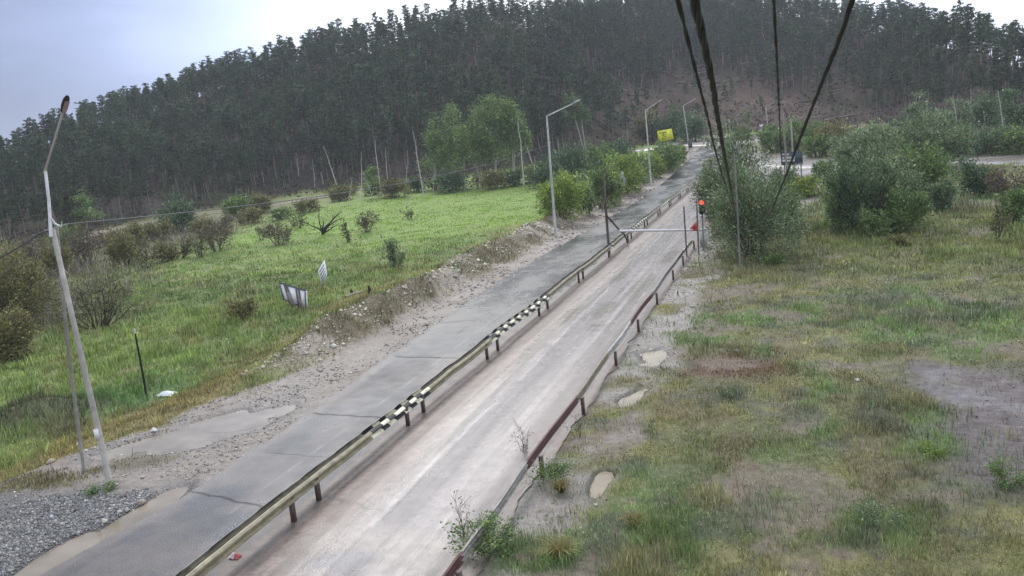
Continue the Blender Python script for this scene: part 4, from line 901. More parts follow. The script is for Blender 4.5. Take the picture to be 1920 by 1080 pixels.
for k_, (nm, bx, by, wp, ty, kd, lb, gr_) in enumerate(SHR): shrub_px(nm, bx, by, wp, ty, kd, lb, 600+k_, gr_)

def tree(name, base, H, W, label, seed, crown0=.35, kind='green', nleaf=2500, leaf=.2, trunk=(.42, .40, .36), group=None, lean=(0, 0), stems=1, dead=False, cat='tree'):
    rng = np.random.default_rng(seed); K = SHK[kind]; e = empty(name, tuple(base), label, cat, group); st = MB(); tips = []
    for s_ in range(stems):
        top = np.array([lean[0]*H+rng.normal()*.03*H+(s_*.12*H*rng.uniform(-1, 1)), lean[1]*H+rng.normal()*.03*H, H*(1 if s_ == 0 else rng.uniform(.7, .95))])
        n = 7; t = np.linspace(0, 1, n)[:, None]; pts = top*t+np.array([0, 0, -.3])*(1-t)+np.cumsum(rng.normal(size=(n, 3))*.012*H, axis=0)*t; rb_ = .010*H+.02
        st.tube(pts, np.linspace(rb_, rb_*.25, n), 6, trunk, cap=False)
        for k_ in range(12 if not dead else 6):
            u_ = rng.uniform(crown0, .97); q = np.array([np.interp(u_, t[:, 0], pts[:, c_]) for c_ in range(3)]); a = rng.uniform(0, 2*math.pi)
            L = W*.55*(1.15-u_)*rng.uniform(.6, 1.2)+.15*W; d = np.array([math.cos(a), math.sin(a), .75])
            b2 = branch(rng, q, d, L if not dead else L*.9, 4, .18, .03); st.tube(b2, np.linspace(rb_*.4, rb_*.1, 5), 4, np.array(trunk)*(.75 if not dead else 1), cap=False); tips += [b2[-1], b2[-2], b2[2]]
        tips.append(pts[-1])
    st.build('trunk', M_BARK, e)
    if not dead:
        tips = np.array(tips); idx = rng.integers(0, len(tips), nleaf); tone = rng.random(len(tips)); c = tips[idx]+rng.normal(size=(nleaf, 3))*np.array([W*.11, W*.11, H*.045])
        cc = mix(np.zeros((nleaf, 3))+np.array(K['leaf']), K['tip'], tone[idx]*.7)*np.exp(rng.normal(size=(nleaf, 1))*.45)
        v, f, c4_ = leaves(c, leaf, np.clip(cc, .01, .8), rng, .55, .7); link('crown', mesh('crown', v, f, c4_, [M_LEAF]), e)
    return e
def tree_px(bx, by, tx, ty, wpx, label, seed, kind='green', dead=False, group=None, stems=1, crown0=.35, name=None, trunk=(.42, .40, .36), dens=1):
    b = G(bx, by); d = math.hypot(*b[:2]); t = P(tx, ty, d); H = t[2]-b[2]; W = wpx/F*d; ln_ = ((t[0]-b[0])/H, (t[1]-b[1])/H); b[2] = Z(b[0], b[1])-.05
    lf = max(.16, 3.6*d/F); n = int(np.clip(wpx*abs(by-ty)*(1-crown0*.7)/(lf/d*F)**2*11*dens, 300, 12000))
    return tree(name or ('snag' if dead else 'birch_tree'), b, H, W, label, seed, crown0, kind, n, lf, trunk, group, ln_, stems, dead)
TR = [(815, 352, 812, 222, 56, 'leftmost leafy birch of the grove above the meadow'), (852, 350, 846, 205, 60, 'second birch from the left in the grove above the meadow'),
      (895, 348, 888, 196, 64, 'third birch from the left, one of the tallest in the grove above the meadow'), (930, 346, 920, 190, 66, 'fourth birch from the left, the highest in the grove above the meadow'), (962, 342, 955, 204, 56, 'rightmost birch of the dense grove above the meadow'),
      (870, 356, 866, 246, 46, 'short birch standing in front of the grove above the meadow')]
for k_, (bx, by, tx, ty, wp, lb) in enumerate(TR): tree_px(bx, by, tx, ty, wp, lb, 700+k_, 'green', group='birches of the grove above the meadow', stems=2, crown0=.25, dens=.9)
tree_px(1010, 338, 975, 216, 34, 'slim birch with a long white lower trunk right of the grove', 710, 'green', crown0=.5)
tree_px(1104, 312, 1072, 190, 44, 'leaning two-stemmed birch with a small green crown above the roadside bushes', 711, 'dark', stems=2, crown0=.72, dens=1.3)
tree_px(710, 372, 697, 318, 40, 'small round tree among the white snags left of the grove', 712, 'green', crown0=.2)
tree_px(165, 432, 160, 372, 44, 'young green birch at the left edge of the wood', 713, 'green', crown0=.2)
tree_px(1862, 275, 1850, 182, 60, 'tall grey-green birch of the stand near the right edge', 714, 'dark', stems=3, crown0=.3)
tree_px(1905, 280, 1900, 172, 60, 'green birch at the right edge of the picture', 715, 'dark', stems=2, crown0=.3)
tree_px(1800, 275, 1795, 196, 66, 'low spreading birch in front of the right-hand wood', 716, 'willow', stems=2, crown0=.25)
tree_px(1725, 262, 1722, 180, 50, 'grey birch at the right end of the side road', 717, 'willow', stems=2, crown0=.3)
WH = (.50, .48, .44)
SN = [(730, 368, 716, 280), (700, 374, 684, 322), (760, 364, 764, 296), (905, 348, 898, 290), (590, 350, 584, 296), (1000, 345, 1002, 292), (678, 380, 675, 289), (716, 372, 702, 262), (640, 372, 604, 272), (652, 384, 660, 330), (794, 366, 777, 244), (874, 345, 872, 300), (848, 352, 846, 290), (606, 345, 600, 300), (1050, 330, 1046, 262), (1066, 316, 1062, 278), (983, 350, 970, 222), (812, 362, 818, 305),
      (1736, 258, 1735, 182), (1826, 240, 1814, 168), (1838, 245, 1822, 176), (1800, 262, 1793, 180), (1758, 255, 1752, 195), (1855, 255, 1842, 208), (1884, 262, 1868, 170), (1712, 240, 1706, 190), (1780, 235, 1772, 200), (195, 425, 190, 388), (140, 455, 136, 420), (495, 348, 492, 318), (560, 330, 556, 285)]
for k_, (bx, by, tx, ty) in enumerate(SN):
    right = bx > 1600
    if right: by += 22
    tree_px(bx, by, tx, ty, 16, ('pale dead birch trunk with broken branches in the right-hand wood' if right else 'pale bare birch trunk with broken branches at the foot of the wooded hill'), 730+k_, dead=True, group='pale snags in the right-hand wood' if right else 'pale snags along the meadow', trunk=WH, crown0=.3)
# fallen dead tree lying in the upper meadow
b = G(605, 440); rng = np.random.default_rng(5); e = empty('fallen_tree', tuple(b), 'dark fallen dead tree with arching bare branches in the upper meadow', 'tree'); m = MB(); d_ = math.hypot(*b[:2])
for k_ in range(9):
    t_ = P(605+rng.uniform(-12, 46), 440-rng.uniform(12, 54), d_+rng.uniform(-2, 2))-b; pts = branch(rng, (0, 0, 0), t_+np.array([0, 0, 1.2]), np.linalg.norm(t_), 7, .14, -.10); m.tube(pts, np.linspace(.10, .02, 8), 5, (.04, .032, .028), cap=False)
    for j in range(3): m.tube(branch(rng, pts[rng.integers(2, 7)], t_+rng.normal(size=3), 1.2, 3, .2), [.03, .02, .015, .01], 4, (.04, .032, .028), cap=False)
m.build('branches', M_BARK, e)

# ------------------------------------------------------------------ pine forest on the hill
def pine_data(rng, H=10., n=900, crown0=.42, W=2.6, cs=.34, brn=True):
    tr = MB(); lean = rng.normal(size=2)*.03; k = 6; t = np.linspace(0, 1, k)
    bend = rng.normal(size=2)*.35; pts = np.stack([lean[0]*H*t+bend[0]*np.sin(t*3), lean[1]*H*t+bend[1]*np.sin(t*3), H*t-.4*(1-t)], -1)
    cb = np.array([(.21, .185, .165)]*2*5+[(.27, .19, .14)]*4*5); tr.tube(pts, np.linspace(.15, .03, k)*H/10, 5, cb, cap=False)
    c, tone = [], []
    nb = int(15+rng.integers(0, 6)); per = n//nb
    shape = rng.uniform(.6, 1.15); vc = rng.choice([-.15, .0, .15, .28])
    for i in range(nb):
        u_ = crown0+(1-crown0)*((i+rng.random())/nb); q = np.array([np.interp(u_, t, pts[:, j]) for j in range(3)]); a = i*2.4+rng.normal()*.5
        v_ = (u_-crown0)/(1-crown0); rr_ = W*.5*(np.sqrt(max(1-((v_-vc)/(1.02-vc))**2, .01))*shape*(1-.6*v_)*1.15+.05)*(.35+.65*min(1, v_*4+.3))*rng.uniform(.5, 1.35)
        d = np.array([math.cos(a), math.sin(a), .12+.35*v_]); tip = q+d*rr_
        if i % 3 == 0: tr.tube([q, tip], [.035, .012], 3, (.12, .10, .085), cap=False)
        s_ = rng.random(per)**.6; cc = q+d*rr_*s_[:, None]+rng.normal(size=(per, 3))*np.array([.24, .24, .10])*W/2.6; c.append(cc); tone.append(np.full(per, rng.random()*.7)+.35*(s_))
    c = np.vstack(c); tone = np.concatenate(tone); m_ = len(c)
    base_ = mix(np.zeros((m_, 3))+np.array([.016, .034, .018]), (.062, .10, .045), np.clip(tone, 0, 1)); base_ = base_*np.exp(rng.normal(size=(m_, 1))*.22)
    lv = leaves(c, cs, base_, rng, .6, .45)
    return tr, lv
NV = 7; near_v, far_v = [], []
for k_ in range(NV):
    rng = np.random.default_rng(800+k_); tr, lv = pine_data(rng, 10., 860, rng.uniform(.32, .56), rng.uniform(2.3, 3.3), .34); near_v.append((tr.me('pine_trunk', [M_BARK]), mesh('pine_crown', *lv, [M_PINE])))
    rng = np.random.default_rng(820+k_); tr, lv = pine_data(rng, 10., 280, rng.uniform(.30, .55), rng.uniform(2.4, 3.4), .54); far_v.append((np.vstack(tr.v), np.vstack(tr.f), np.vstack(tr.c), lv))
rng = np.random.default_rng(99)
aL, aR = azof(ray(-260, 300)), azof(ray(2160, 150))
pos = []
sp = 2.45
for gx in np.arange(-330, 250, sp):
    gy = np.arange(20, 430, sp); px_ = gx+rng.uniform(-.48, .48, len(gy))*sp; py_3 = gy+rng.uniform(-.48, .48, len(gy))*sp
    pos.append(np.stack([px_, py_3], -1))
pos = np.vstack(pos); az = np.arctan2(pos[:, 0], pos[:, 1]); r = np.hypot(pos[:, 0], pos[:, 1]); keep = (az > aL) & (az < aR)
rf = np.interp(az, azs, RF); rc = np.interp(az, azs, RC); t = (r-rf)/(rc-rf); keep &= (t > .0) & (r < rc+24)
pos, az, r, t = pos[keep], az[keep], r[keep], t[keep]
def A(px, py=200): return azof(ray(px, py))
dn = .74*np.ones(len(pos)); dn *= np.interp(t, [0, .03, .08], [.25, .6, 1])
opn = ss(A(1120, 220), A(1200, 200), az)*(1-ss(A(1480), A(1590), az))*(1-ss(.3, .52, t+(fbm(pos[:, 0], pos[:, 1], 18, 3, 900)-.5)*.3)); dn *= 1-.95*opn
op2 = ss(A(1480), A(1560), az)*(1-ss(A(1700), A(1760), az))*(1-ss(.12, .3, t)); dn *= 1-.75*op2
gl = ss(A(480, 330), A(540, 330), az)*(1-ss(A(1090, 280), A(1150, 280), az))*(1-ss(.05, .12, t)); dn *= 1-.6*gl
dn *= .55+.75*ss(.3, .6, fbm(pos[:, 0], pos[:, 1], 16, 3, 901))
keep = rng.random(len(pos)) < dn; pos, az, r, t = pos[keep], az[keep], r[keep], t[keep]
th = np.interp(az, azs, TH)*rng.uniform(.62, 1.18, len(pos))*np.interp(t, [0, .3, 1], [.86, .95, 1.0])*np.where(rng.random(len(pos)) < .12, .65, 1)
zz = zterr(pos[:, 0], pos[:, 1]); order = np.argsort(r*(1+.0*t)); pos, th, zz, az, t, r = pos[order], th[order], zz[order], az[order], t[order], r[order]
# only trees inside the frame count as the nearest individuals
rel = np.stack([pos[:, 0], pos[:, 1], zz+th*.7-CAMH], -1); dep = rel@cf; sx = 960+F*(rel@cr)/dep; infr = (sx > -20) & (sx < 1940)
ind = np.where(infr)[0][:300]; isind = np.zeros(len(pos), bool); isind[ind] = True
PL = 'dark green pine with a bare trunk on the lower edge of the wooded hill'
for i in ind:
    tm, cm = near_v[rng.integers(0, NV)]
    e = empty('pine_tree', (pos[i, 0], pos[i, 1], zz[i]-.1), PL, 'pine tree', 'pines along the lower edge of the wooded hill')
    s_ = th[i]/10; e.scale = (s_*rng.uniform(.9, 1.25),)*2+(s_,); e.rotation_euler = (rng.normal()*.02, rng.normal()*.02, rng.uniform(0, 6.28))
    link('trunk', tm, e); link('crown', cm, e)
tv, tf_, tc_, cv, cf_, cc_ = [], [], [], [], [], []; n1_ = n2_ = 0
for i in np.where(~isind)[0]:
    a_, b_, c_, (lv, lf_, lc) = far_v[rng.integers(0, NV)]; an = rng.uniform(0, 6.28); R_ = np.array([[math.cos(an), math.sin(an), 0], [-math.sin(an), math.cos(an), 0], [0, 0, 1]])*(th[i]/10); R_[:2] *= rng.uniform(.9, 1.3)
    o_ = np.array([pos[i, 0], pos[i, 1], zz[i]-.1]); tv.append(a_@R_+o_); tf_.append(b_+n1_); tc_.append(c_*rng.uniform(.6, 1.5)); n1_ += len(a_)
    cv.append(lv@R_+o_); cf_.append(lf_+n2_); cc_.append(lc*rng.uniform(.65, 1.35)*np.array([rng.uniform(.9, 1.15), 1, rng.uniform(.85, 1.1)])); n2_ += len(lv)
V_ = np.vstack(tv+cv); F_ = np.vstack(tf_+[f+n1_ for f in cf_]); C_ = np.vstack(tc_+cc_); fm = np.concatenate([np.zeros(sum(len(f) for f in tf_)), np.ones(sum(len(f) for f in cf_))])
tag(link('pine_forest', mesh('pine_forest', V_, F_, C_, [M_BARK, M_PINE], False, fm)), 'dense dark pine forest covering the upper hillside', 'forest', None, 'stuff')
print('pines', len(pos), 'tris', len(F_))
# undergrowth over the slope and along its foot
def scatter_polar(n, r0_, r1_, a0_, a1_, rng, power=1.0):
    r = np.exp(rng.uniform(math.log(r0_), math.log(r1_), n)); a = rng.uniform(a0_, a1_, n); return np.sin(a)*r, np.cos(a)*r
ux, uy = scatter_polar(150000, 95, 420, aL, aR, rng); _, ut = hill(ux, uy); k_ = (ut > -.06) & (ut < 1.05); ux, uy, ut = ux[k_], uy[k_], ut[k_]
pr_ = fbm(ux, uy, 7, 4, 910); k_ = rng.random(len(ux)) < ss(.3, .55, pr_)*np.interp(ut, [-.06, .02, .3, 1], [.9, 1, .5, .3])*.8; ux, uy, ut, pr_ = ux[k_], uy[k_], ut[k_], pr_[k_]
uz = zterr(ux, uy); ur = np.hypot(ux, uy); c = np.stack([ux, uy, uz+rng.random(len(ux))*np.interp(ut, [0, .3], [1.3, .6])], -1)
uc = mix(np.zeros((len(ux), 3))+np.array([.075, .055, .045]), (.06, .08, .035), ss(.4, .6, fbm(ux, uy, 14, 3, 911))); uc = mix(uc, (.13, .105, .09), (rng.random(len(ux)) < .12)*1.)*np.exp(rng.normal(size=(len(ux), 1))*.35)
v, f, c4_ = leaves(c, .0042*ur, uc, rng, .4, .6); tag(link('undergrowth', mesh('undergrowth', v, f, c4_, [M_GRASS])), 'brown and dark green undergrowth on the forest floor', 'undergrowth', None, 'stuff')
# fallen trunks on the open slope
rng = np.random.default_rng(44)
for k_ in range(58):
    bx, by = rng.uniform(1090, 1560), rng.uniform(110, 240); b = G(bx, by); L = rng.uniform(5, 11); an = rng.uniform(-.9, .3)
    # lie across the slope: follow the ground
    p1 = np.array([b[0]+math.cos(an)*L, b[1]+math.sin(an)*L*.6, 0]); p1[2] = Z(p1[0], p1[1])+rng.uniform(.1, .8)
    e = MB().tube([(0, 0, .15), (p1-b)*.5+np.array([0, 0, .12]), p1-b], [.15, .12, .06], 5, (.34, .29, .25) if k_ % 3 else (.05, .04, .035)).build('fallen_log', M_BARK, None, False, tuple(b)); tag(e, 'thin fallen log lying across the open brown slope', 'log', 'fallen logs on the open slope')

# ------------------------------------------------------------------ grass, weeds and stones
def blades(name, x, y, h, wd, colr, rng, label, cat, lean=.5, mat=None):
    n = len(x); z = zterr(x, y)-.02; a = rng.uniform(0, 2*math.pi, n); s = np.stack([np.cos(a), np.sin(a), a*0], -1); b = rng.uniform(0, 2*math.pi, n); ll = rng.random(n)*lean
    d = np.stack([np.cos(b)*ll, np.sin(b)*ll, np.ones(n)], -1); p = np.stack([x, y, z], -1); w_ = wd[:, None]; H_ = h[:, None]
    m1 = p+d*H_*np.array([.45, .45, .6]); tip = p+d*H_*np.array([1.15, 1.15, 1.0]); droop = np.array([0, 0, 1])*H_*(ll**2)[:, None]*.4
    v = np.stack([p-s*w_*.5, p+s*w_*.5, m1+s*w_*.4, m1-s*w_*.4, tip-droop], 1).reshape(-1, 3); i = np.arange(n)*5
    f = np.concatenate([np.stack([i, i+1, i+2], -1), np.stack([i, i+2, i+3], -1), np.stack([i+3, i+2, i+4], -1)])
    cc = np.repeat(colr, 5, axis=0); cc[0::5] *= .8; cc[1::5] *= .8; cc = np.clip(cc, .005, .9)
    return tag(link(name, mesh(name, v, f, cc, [mat or M_GRASS])), label, cat, None, 'stuff')
rng = np.random.default_rng(321)
aLg, aRg = az0-rad(38), az0+rad(38)
def tufts(n, per, r0_, r1_, a0_, a1_, cond, spread):
    x, y = scatter_polar(n, r0_, r1_, a0_, a1_, rng); _, _, g_, dn_, hh = zone(x, y); _, t_ = hill(x, y); k = (rng.random(len(x)) < dn_) & (t_ < .01) & cond(x, y); x, y, g_, hh = x[k], y[k], g_[k], hh[k]
    r = np.hypot(x, y); g_ = g_*np.exp(rng.normal(size=(len(x), 1))*.34+(fbm(x, y, .9, 3, 970)-.5)[:, None]*1.3)*(1+rng.normal(size=(len(x), 3))*.07); hh = hh*rng.uniform(.5, 1.35, len(x))*(.55+.9*ss(.35, .7, fbm(x, y, .8, 3, 971)))
    X = np.repeat(x, per); Y = np.repeat(y, per); sp_ = spread*(.05+.0035*np.repeat(r, per)); X = X+rng.normal(size=len(X))*sp_; Y = Y+rng.normal(size=len(Y))*sp_
    return X, Y, np.repeat(hh, per)*rng.uniform(.55, 1.2, len(X)), np.maximum(.009, .00070*np.hypot(X, Y))*rng.uniform(.7, 1.4, len(X)), np.repeat(g_, per, axis=0)*rng.uniform(.75, 1.3, (len(X), 1))
X, Y, Hh, Wd, Cc = tufts(95000, 6, 17, 150, aLg, aRg, lambda x, y: x < -16.3, 1.0)
blades('meadow_grass', X, Y, Hh, Wd, Cc, rng, 'tall green and yellowish grass of the meadow left of the road', 'grass')
X, Y, Hh, Wd, Cc = tufts(115000, 6, 11, 110, aLg, aRg, lambda x, y: x > -6.0, 1.0)
Hh *= 1.15
blades('weedy_grass', X, Y, Hh, Wd, Cc, rng, 'patchy olive and brown weeds on the rough ground right of the road', 'grass')
x, y = scatter_polar(30000, 12, 75, aLg, aRg, rng); _, _, g_, dn_, _ = zone(x, y); k = (rng.random(len(x)) < dn_*ss(.5, .68, fbm(x, y, 2.0, 3, 980))*.8) & ((x > -5.9) | (x < -19)); x, y, g_ = x[k], y[k], g_[k]
blades('dry_stalks', x, y, rng.uniform(.25, .62, len(x)), np.maximum(.007, .0006*np.hypot(x, y)), mix(g_, (.26, .20, .13), .7+.3*rng.random(len(x)))*np.exp(rng.normal(size=(len(x), 1))*.25), rng, 'thin brown dead stalks standing up among the grass', 'dead stalks', .45)
x, y = scatter_polar(26000, 45, 150, aLg, az0+rad(5), rng); a_n = fbm(x, y, 9, 4, 101); sb_ = 1-ss(-9, 5, x+57+(y-65)*.45+(a_n-.5)*16); _, t_ = hill(x, y); k = (rng.random(len(x)) < sb_*ss(.42, .6, fbm(x, y, 4, 3, 985))) & (t_ < .03); x, y = x[k], y[k]
blades('dead_brush', x, y, rng.uniform(.7, 2.1, len(x)), np.maximum(.03, .0007*np.hypot(x, y)), jitcol((.19, .17, .145), len(x), rng, .45, .08), rng, 'tangled grey-brown dead brush between the meadow and the wooded hill', 'brush', 1.1)
# broad-leaved low weeds
def weeds(name, n, cond, label, size, hmul=1.0, cols=None, r0_=11, r1_=70):
    x, y = scatter_polar(n, r0_, r1_, aLg, aRg, rng); _, _, g_, dn_, hh = zone(x, y); cl = fbm(x, y, 1.3, 3, 950); k = (rng.random(len(x)) < dn_*ss(.40, .58, cl)) & cond(x, y); x, y, g_, hh, cl = x[k], y[k], g_[k], hh[k], cl[k]
    r = np.hypot(x, y); z = zterr(x, y); c = np.stack([x, y, z+rng.random(len(x))*hh*.9*hmul], -1)
    g_ = mix(g_, cols or (.07, .13, .045), ss(.5, .75, cl)*.6)*np.exp(rng.normal(size=(len(x), 1))*.3)
    v, f, c4_ = leaves(c, np.maximum(size, .0022*r), g_, rng, .45, .8); tag(link(name, mesh(name, v, f, c4_, [M_GRASS])), label, 'weeds', None, 'stuff')
weeds('low_weeds', 260000, lambda x, y: x > -6.0, 'low leafy weeds among the grass right of the road', .05)
weeds('low_weeds', 60000, lambda x, y: (x < -17.5) & (y < 60), 'low leafy weeds among the grass left of the road', .06, r0_=17)
# stones and gravel
def stones(name, x, y, s, colr, label, cat='gravel', lift=.25):
    n = len(x); z = zterr(x, y)+s*lift; o6 = np.array([(1, 0, 0), (0, 1, 0), (-1, 0, 0), (0, -1, 0), (0, 0, .75), (0, 0, -.7)], float)
    v = o6[None]*(s[:, None, None])*rng.uniform(.55, 1.25, (n, 6, 1)); a = rng.uniform(0, 6.28, n); ca, sn = np.cos(a)[:, None], np.sin(a)[:, None]; vx = v[..., 0]*ca-v[..., 1]*sn; vy = v[..., 0]*sn+v[..., 1]*ca
    v = np.stack([vx, vy, v[..., 2]], -1)+np.stack([x, y, z], -1)[:, None]; i = (np.arange(n)*6)[:, None, None]
    f = np.array([(0, 1, 4), (1, 2, 4), (2, 3, 4), (3, 0, 4), (1, 0, 5), (2, 1, 5), (3, 2, 5), (0, 3, 5)])[None]+i
    tag(link(name, mesh(name, v.reshape(-1, 3), f.reshape(-1, 3), np.repeat(colr, 6, axis=0), [M_STONE])), label, cat, None, 'stuff')
n = 130000; x, y = scatter_polar(n, 17, 110, aLg, aRg, rng); _, ro, _, dn_, _ = zone(x, y); k = (x < road_left(y)+.3) & (x > -23-3*(y < 19)) & (x > -19.3-4*ss(31, 17, y)) & (rng.random(n) < .75*ss(.35, .55, fbm(x, y, 1.2, 3, 960))*(dn_ < .4))
x, y = x[k], y[k]; c_ = jitcol((.36, .33, .30), len(x), rng, .35, .04); s = np.maximum(.022, .0011*np.hypot(x, y))*np.exp(rng.normal(size=len(x))*.35)
stones('gravel', x, y, s, c_, 'grey and buff gravel on the shoulder left of the road')
n = 150000; x, y = scatter_polar(n, 17, 26, aLg, az0-rad(5), rng); lim = np.interp(y, [10, 17.5, 19, 20], [-30, -25.5, -22.5, -21]); k = (x > lim) & (x < road_left(y)) & (y < 18.9-.35*np.abs(x+20)*.2+ (fbm(x, y, .9, 3, 961)-.5)*2.5) & (y < 17.3+(fbm(x, y, .8, 4, 963)-.5)*2.6); x, y = x[k], y[k]
dp = np.maximum.reduce([blob(x, y, *L, s=60, ragged=.2) for L in PUD]); x, y = x[dp < .12], y[dp < .12]
stones('gravel', x, y, np.where(rng.random(len(x)) < .04, .045, .021)*np.exp(rng.normal(size=len(x))*.35), jitcol((.25, .245, .24), len(x), rng, .38, .03), 'heap of blue-grey crushed stone at the lower left')
n = 80000; x, y = scatter_polar(n, 28, 120, aLg, aRg, rng); k = (np.abs(x+20.3) < 1.5) & (y > 28) & (y < 112) & (rng.random(n) < ss(.38, .6, fbm(x, y, 1.8, 3, 962))); x, y = x[k], y[k]
stones('rubble', x, y, np.maximum(.05, .0013*np.hypot(x, y))*np.exp(rng.normal(size=len(x))*.45), jitcol((.55, .50, .42), len(x), rng, .35, .05), 'windrow of pale rubble between the meadow and the road', 'rubble')
n = 26000; x, y = scatter_polar(n, 13, 80, aLg, aRg, rng); so_, _, _, dn_, _ = zone(x, y); k = (x > -6) & (dn_ < .35) & (rng.random(n) < .6); x, y = x[k], y[k]
stones('gravel', x, y, np.maximum(.014, .0008*np.hypot(x, y))*np.exp(rng.normal(size=len(x))*.4), jitcol((.34, .31, .28), len(x), rng, .35, .04), 'small stones in the bare patches right of the road')

# single rocks and litter
def rock(px, py, size, colr, label, seed, flat=.7, name='rock', cat='rock', group=None):
    b = G(px, py); rg__ = np.random.default_rng(seed); me_ = bpy.data.meshes.new(name); import bmesh; bm = bmesh.new(); bmesh.ops.create_icosphere(bm, subdivisions=2, radius=1)
    pl = [(unit(rg__.normal(size=3)), rg__.uniform(.62, .9)) for _ in range(9)]
    for v in bm.verts:
        p = np.array(v.co)
        for n_, dd in pl:
            q_ = np.dot(p, n_)
            if q_ > dd: p = p-n_*(q_-dd)
        v.co = p*size*np.array([1.2, .9, flat])
    bm.to_mesh(me_); bm.free(); a = me_.attributes.new('Col', 'FLOAT_COLOR', 'POINT')
    for dta in a.data: dta.color = (*colr, 1)
    me_.materials.append(M_STONE); o = link(name, me_, None, (b[0], b[1], b[2]+size*flat*.5)); o.rotation_euler = (0, 0, rg__.uniform(0, 6)); return tag(o, label, cat, group)
for k_, (px, py, s_, lb, cl) in enumerate([
    (196, 979, .10, 'pale boulder at the edge of the stone heap beside the lower puddle', (.5, .47, .42)),
    (224, 961, .07, 'left one of two small whitish rocks above the lower puddle', (.5, .48, .44)),
    (239, 957, .07, 'right one of two small whitish rocks above the lower puddle', (.46, .44, .4)),
    (265, 944, .12, 'flat pinkish slab of rock at the top of the lower puddle', (.38, .31, .28)),
    (148, 836, .13, 'whitish rock leaning at the foot of the thin mast strut', (.44, .42, .36)),
    (218, 910, .06, 'small white stone just right of the foot of the nearest lamp mast', (.55, .52, .5)),
    (268, 896, .07, 'flat tan rock in the weeds right of the nearest lamp mast', (.42, .35, .28)),
    (96, 868, .14, 'tan rock on the bare mound left of the mast strut', (.34, .29, .23)),
    (1607, 714, .085, 'white stone in the weeds of the right-hand field', (.6, .58, .52)),
    (1596, 700, .06, 'smaller white stone just above the white one in the right-hand field', (.6, .6, .56)),
    (1088, 993, .06, 'pale flat stone in the grass near the bottom, right of the guardrail', (.5, .46, .38)),
    (1117, 948, .05, 'small whitish stone beside the wet hollow right of the guardrail', (.55, .52, .42)),
    (955, 1004, .05, 'small whitish stone in the weeds beside the guardrail end', (.55, .55, .45)),
    (1381, 660, .10, 'grey broken slab in the grass above the reddish patch', (.33, .31, .28)),
    (1262, 827, .04, 'tiny pale stone on the bare ground between guardrail and reddish patch', (.6, .55, .48)),
    (1910, 640, .05, 'tiny pale stone at the right edge of the field', (.5, .48, .45))]):
    rock(px, py, s_, cl, lb, 1000+k_)
def crumple(px, py, w_, colr, label, seed, name, cat, col2=None, hgt_=.12):
    b = G(px, py); b[2] += (.16 if name == 'plastic_bag' else .01); rg__ = np.random.default_rng(seed); n = 9; u_, v__ = np.meshgrid(np.linspace(-1, 1, n), np.linspace(-1, 1, n)); rr_ = 1+.25*vnoise(u_*2+seed, v__*2, seed)
    z_ = np.clip(1-u_**2, 0, 1)*np.clip(1-v__**2, 0, 1)*hgt_+(rg__.random((n, n)))*hgt_*.5+.02; v_ = np.stack([u_*w_*rr_, v__*w_*.6*rr_, z_], -1).reshape(-1, 3); i, j = np.meshgrid(np.arange(n-1), np.arange(n-1), indexing='ij')
    q_ = np.stack([i*n+j, i*n+j+1, (i+1)*n+j+1, (i+1)*n+j], -1).reshape(-1, 4); c_ = np.zeros((n*n, 3))+np.array(colr)
    if col2 is not None: c_[(u_.ravel() > .1)] = col2
    low = v_.copy(); low[:, 2] = -.03 if name != 'plastic_bag' else -.2; m = MB(); m.add(v_, q_, c_); m.add(low, q_[:, ::-1], c_); return tag(m.build(name, M_PAINT, None, False, tuple(b)), label, cat)
crumple(314, 748, .36, (.60, .66, .68), 'crumpled pale grey-white plastic bag in the grass by the thin black post', 1, 'plastic_bag', 'bag')
crumple(289, 809, .10, (.75, .75, .75), 'small white scrap at the edge of the upper puddle', 2, 'litter_scrap', 'litter', hgt_=.08)
crumple(441, 1048, .12, (.62, .55, .52), 'crushed pink and white carton on the muddy road near the bottom', 3, 'litter_carton', 'litter', (.45, .09, .08), .09)
# weeds leaning over the near guardrail, tussocks
def plant(px, py, H, W, kind, label, seed, n=500, leaf=.07, name='weed_plant'):
    b = G(px, py); b[2] -= .02; return shrub(name, b, W, H, kind, label, n, leaf, seed, None, 'plant')
plant(905, 1040, .8, 1.7, 'green', 'big green weed clump covering the near end of the right guardrail', 1100, 2600, .07)
plant(868, 1012, 1.15, .6, 'bare', 'tall thin weed stalks leaning over the road at the guardrail end', 1101, 900, .05)
plant(1030, 905, .6, 1.5, 'green', 'green weeds at the foot of the red guardrail section', 1102, 1500, .06)
plant(985, 850, 1.2, .8, 'bare', 'thin tall weed in front of the red guardrail section', 1103, 700, .05)
plant(1085, 820, .9, .5, 'bare', 'thin weed behind the near guardrail post, on the field side', 1104, 600, .05)
plant(1650, 980, .45, 1.1, 'willow', 'grey-green weed clump low in the right-hand field', 1105, 1200, .05)
plant(1895, 905, .7, 1.0, 'green', 'leafy weed clump beside the mud at the right edge', 1106, 1300, .06)
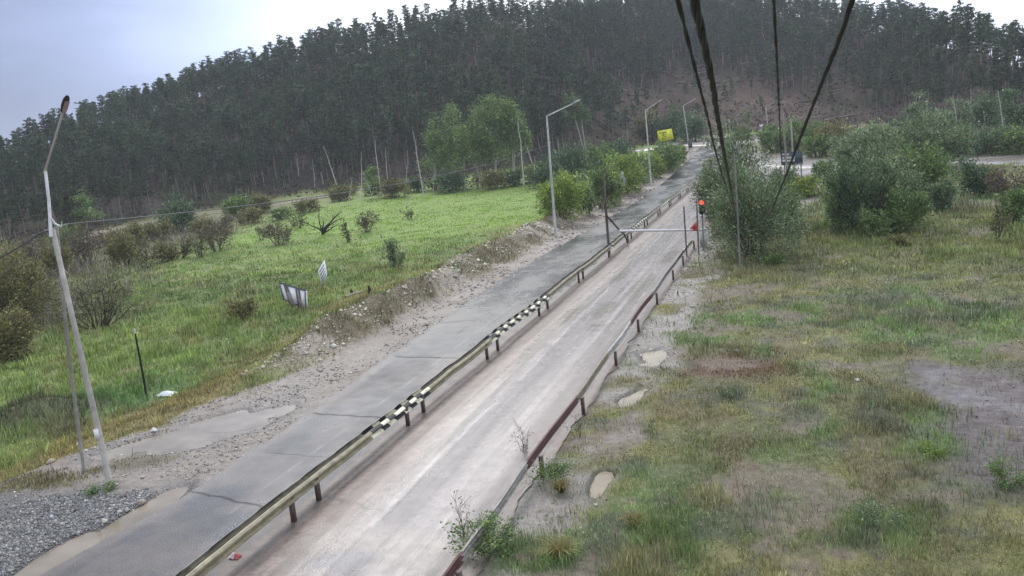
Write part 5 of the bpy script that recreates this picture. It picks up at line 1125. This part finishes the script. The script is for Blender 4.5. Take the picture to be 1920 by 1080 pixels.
plant(1755, 850, .35, .9, 'bright', 'yellow-green weed clump left of the muddy ruts', 1107, 900, .05)
plant(1370, 745, .45, .9, 'willow', 'dark grey-green weed at the bottom of the reddish patch', 1108, 900, .05)
plant(188, 925, .35, .9, 'green', 'green weeds around the foot of the nearest lamp mast', 1109, 900, .05)
def tussock(px, py, H, n, colr, label, seed):
    b = G(px, py); rg__ = np.random.default_rng(seed); m = MB()
    for _ in range(n):
        a = rg__.uniform(0, 6.28); ll = rg__.uniform(.15, .9); h = H*rg__.uniform(.6, 1.1); d = np.array([math.cos(a)*ll, math.sin(a)*ll, 1]); s_ = np.array([-math.sin(a), math.cos(a), 0])*.008
        p = np.array([math.cos(a)*.04, math.sin(a)*.04, -.02]); q1_ = p+d*h*.5; q2_ = p+d*h*np.array([1.2, 1.2, .75-.3*ll]); m.add([p-s_, p+s_, q1_+s_, q1_-s_, q2_], [(0, 1, 2), (0, 2, 3), (3, 2, 4)], np.array(colr)*rg__.uniform(.7, 1.3))
    tag(m.build('grass_tussock', M_GRASS, None, False, tuple(b)), label, 'grass tussock')
tussock(1050, 1045, .6, 220, (.30, .26, .10), 'large straw-yellow grass tussock at the bottom beside the guardrail end', 1)
tussock(1052, 922, .5, 180, (.26, .22, .09), 'straw-coloured tussock behind the green guardrail weeds', 2)
tussock(1190, 985, .45, 140, (.27, .23, .09), 'yellow tussock in the field right of the two beside the guardrail', 3)

# ------------------------------------------------------------------ rain haze over the valley: one closed box of even, pale air
hm = bpy.data.materials.new('haze_air'); hm.use_nodes = True; t = hm.node_tree; t.nodes.clear(); o_ = N(t, 'ShaderNodeOutputMaterial'); pv = N(t, 'ShaderNodeVolumePrincipled')
pv.inputs['Color'].default_value = (.86, .90, 1.0, 1); pv.inputs['Density'].default_value = .00034; pv.inputs['Anisotropy'].default_value = .2; t.links.new(pv.outputs[0], o_.inputs['Volume'])
zt = 75.0; hb = MB().box((0, 0, (zt-8)/2), (9000, 9000, zt+8)).build('haze', hm); tag(hb, kind='stuff')
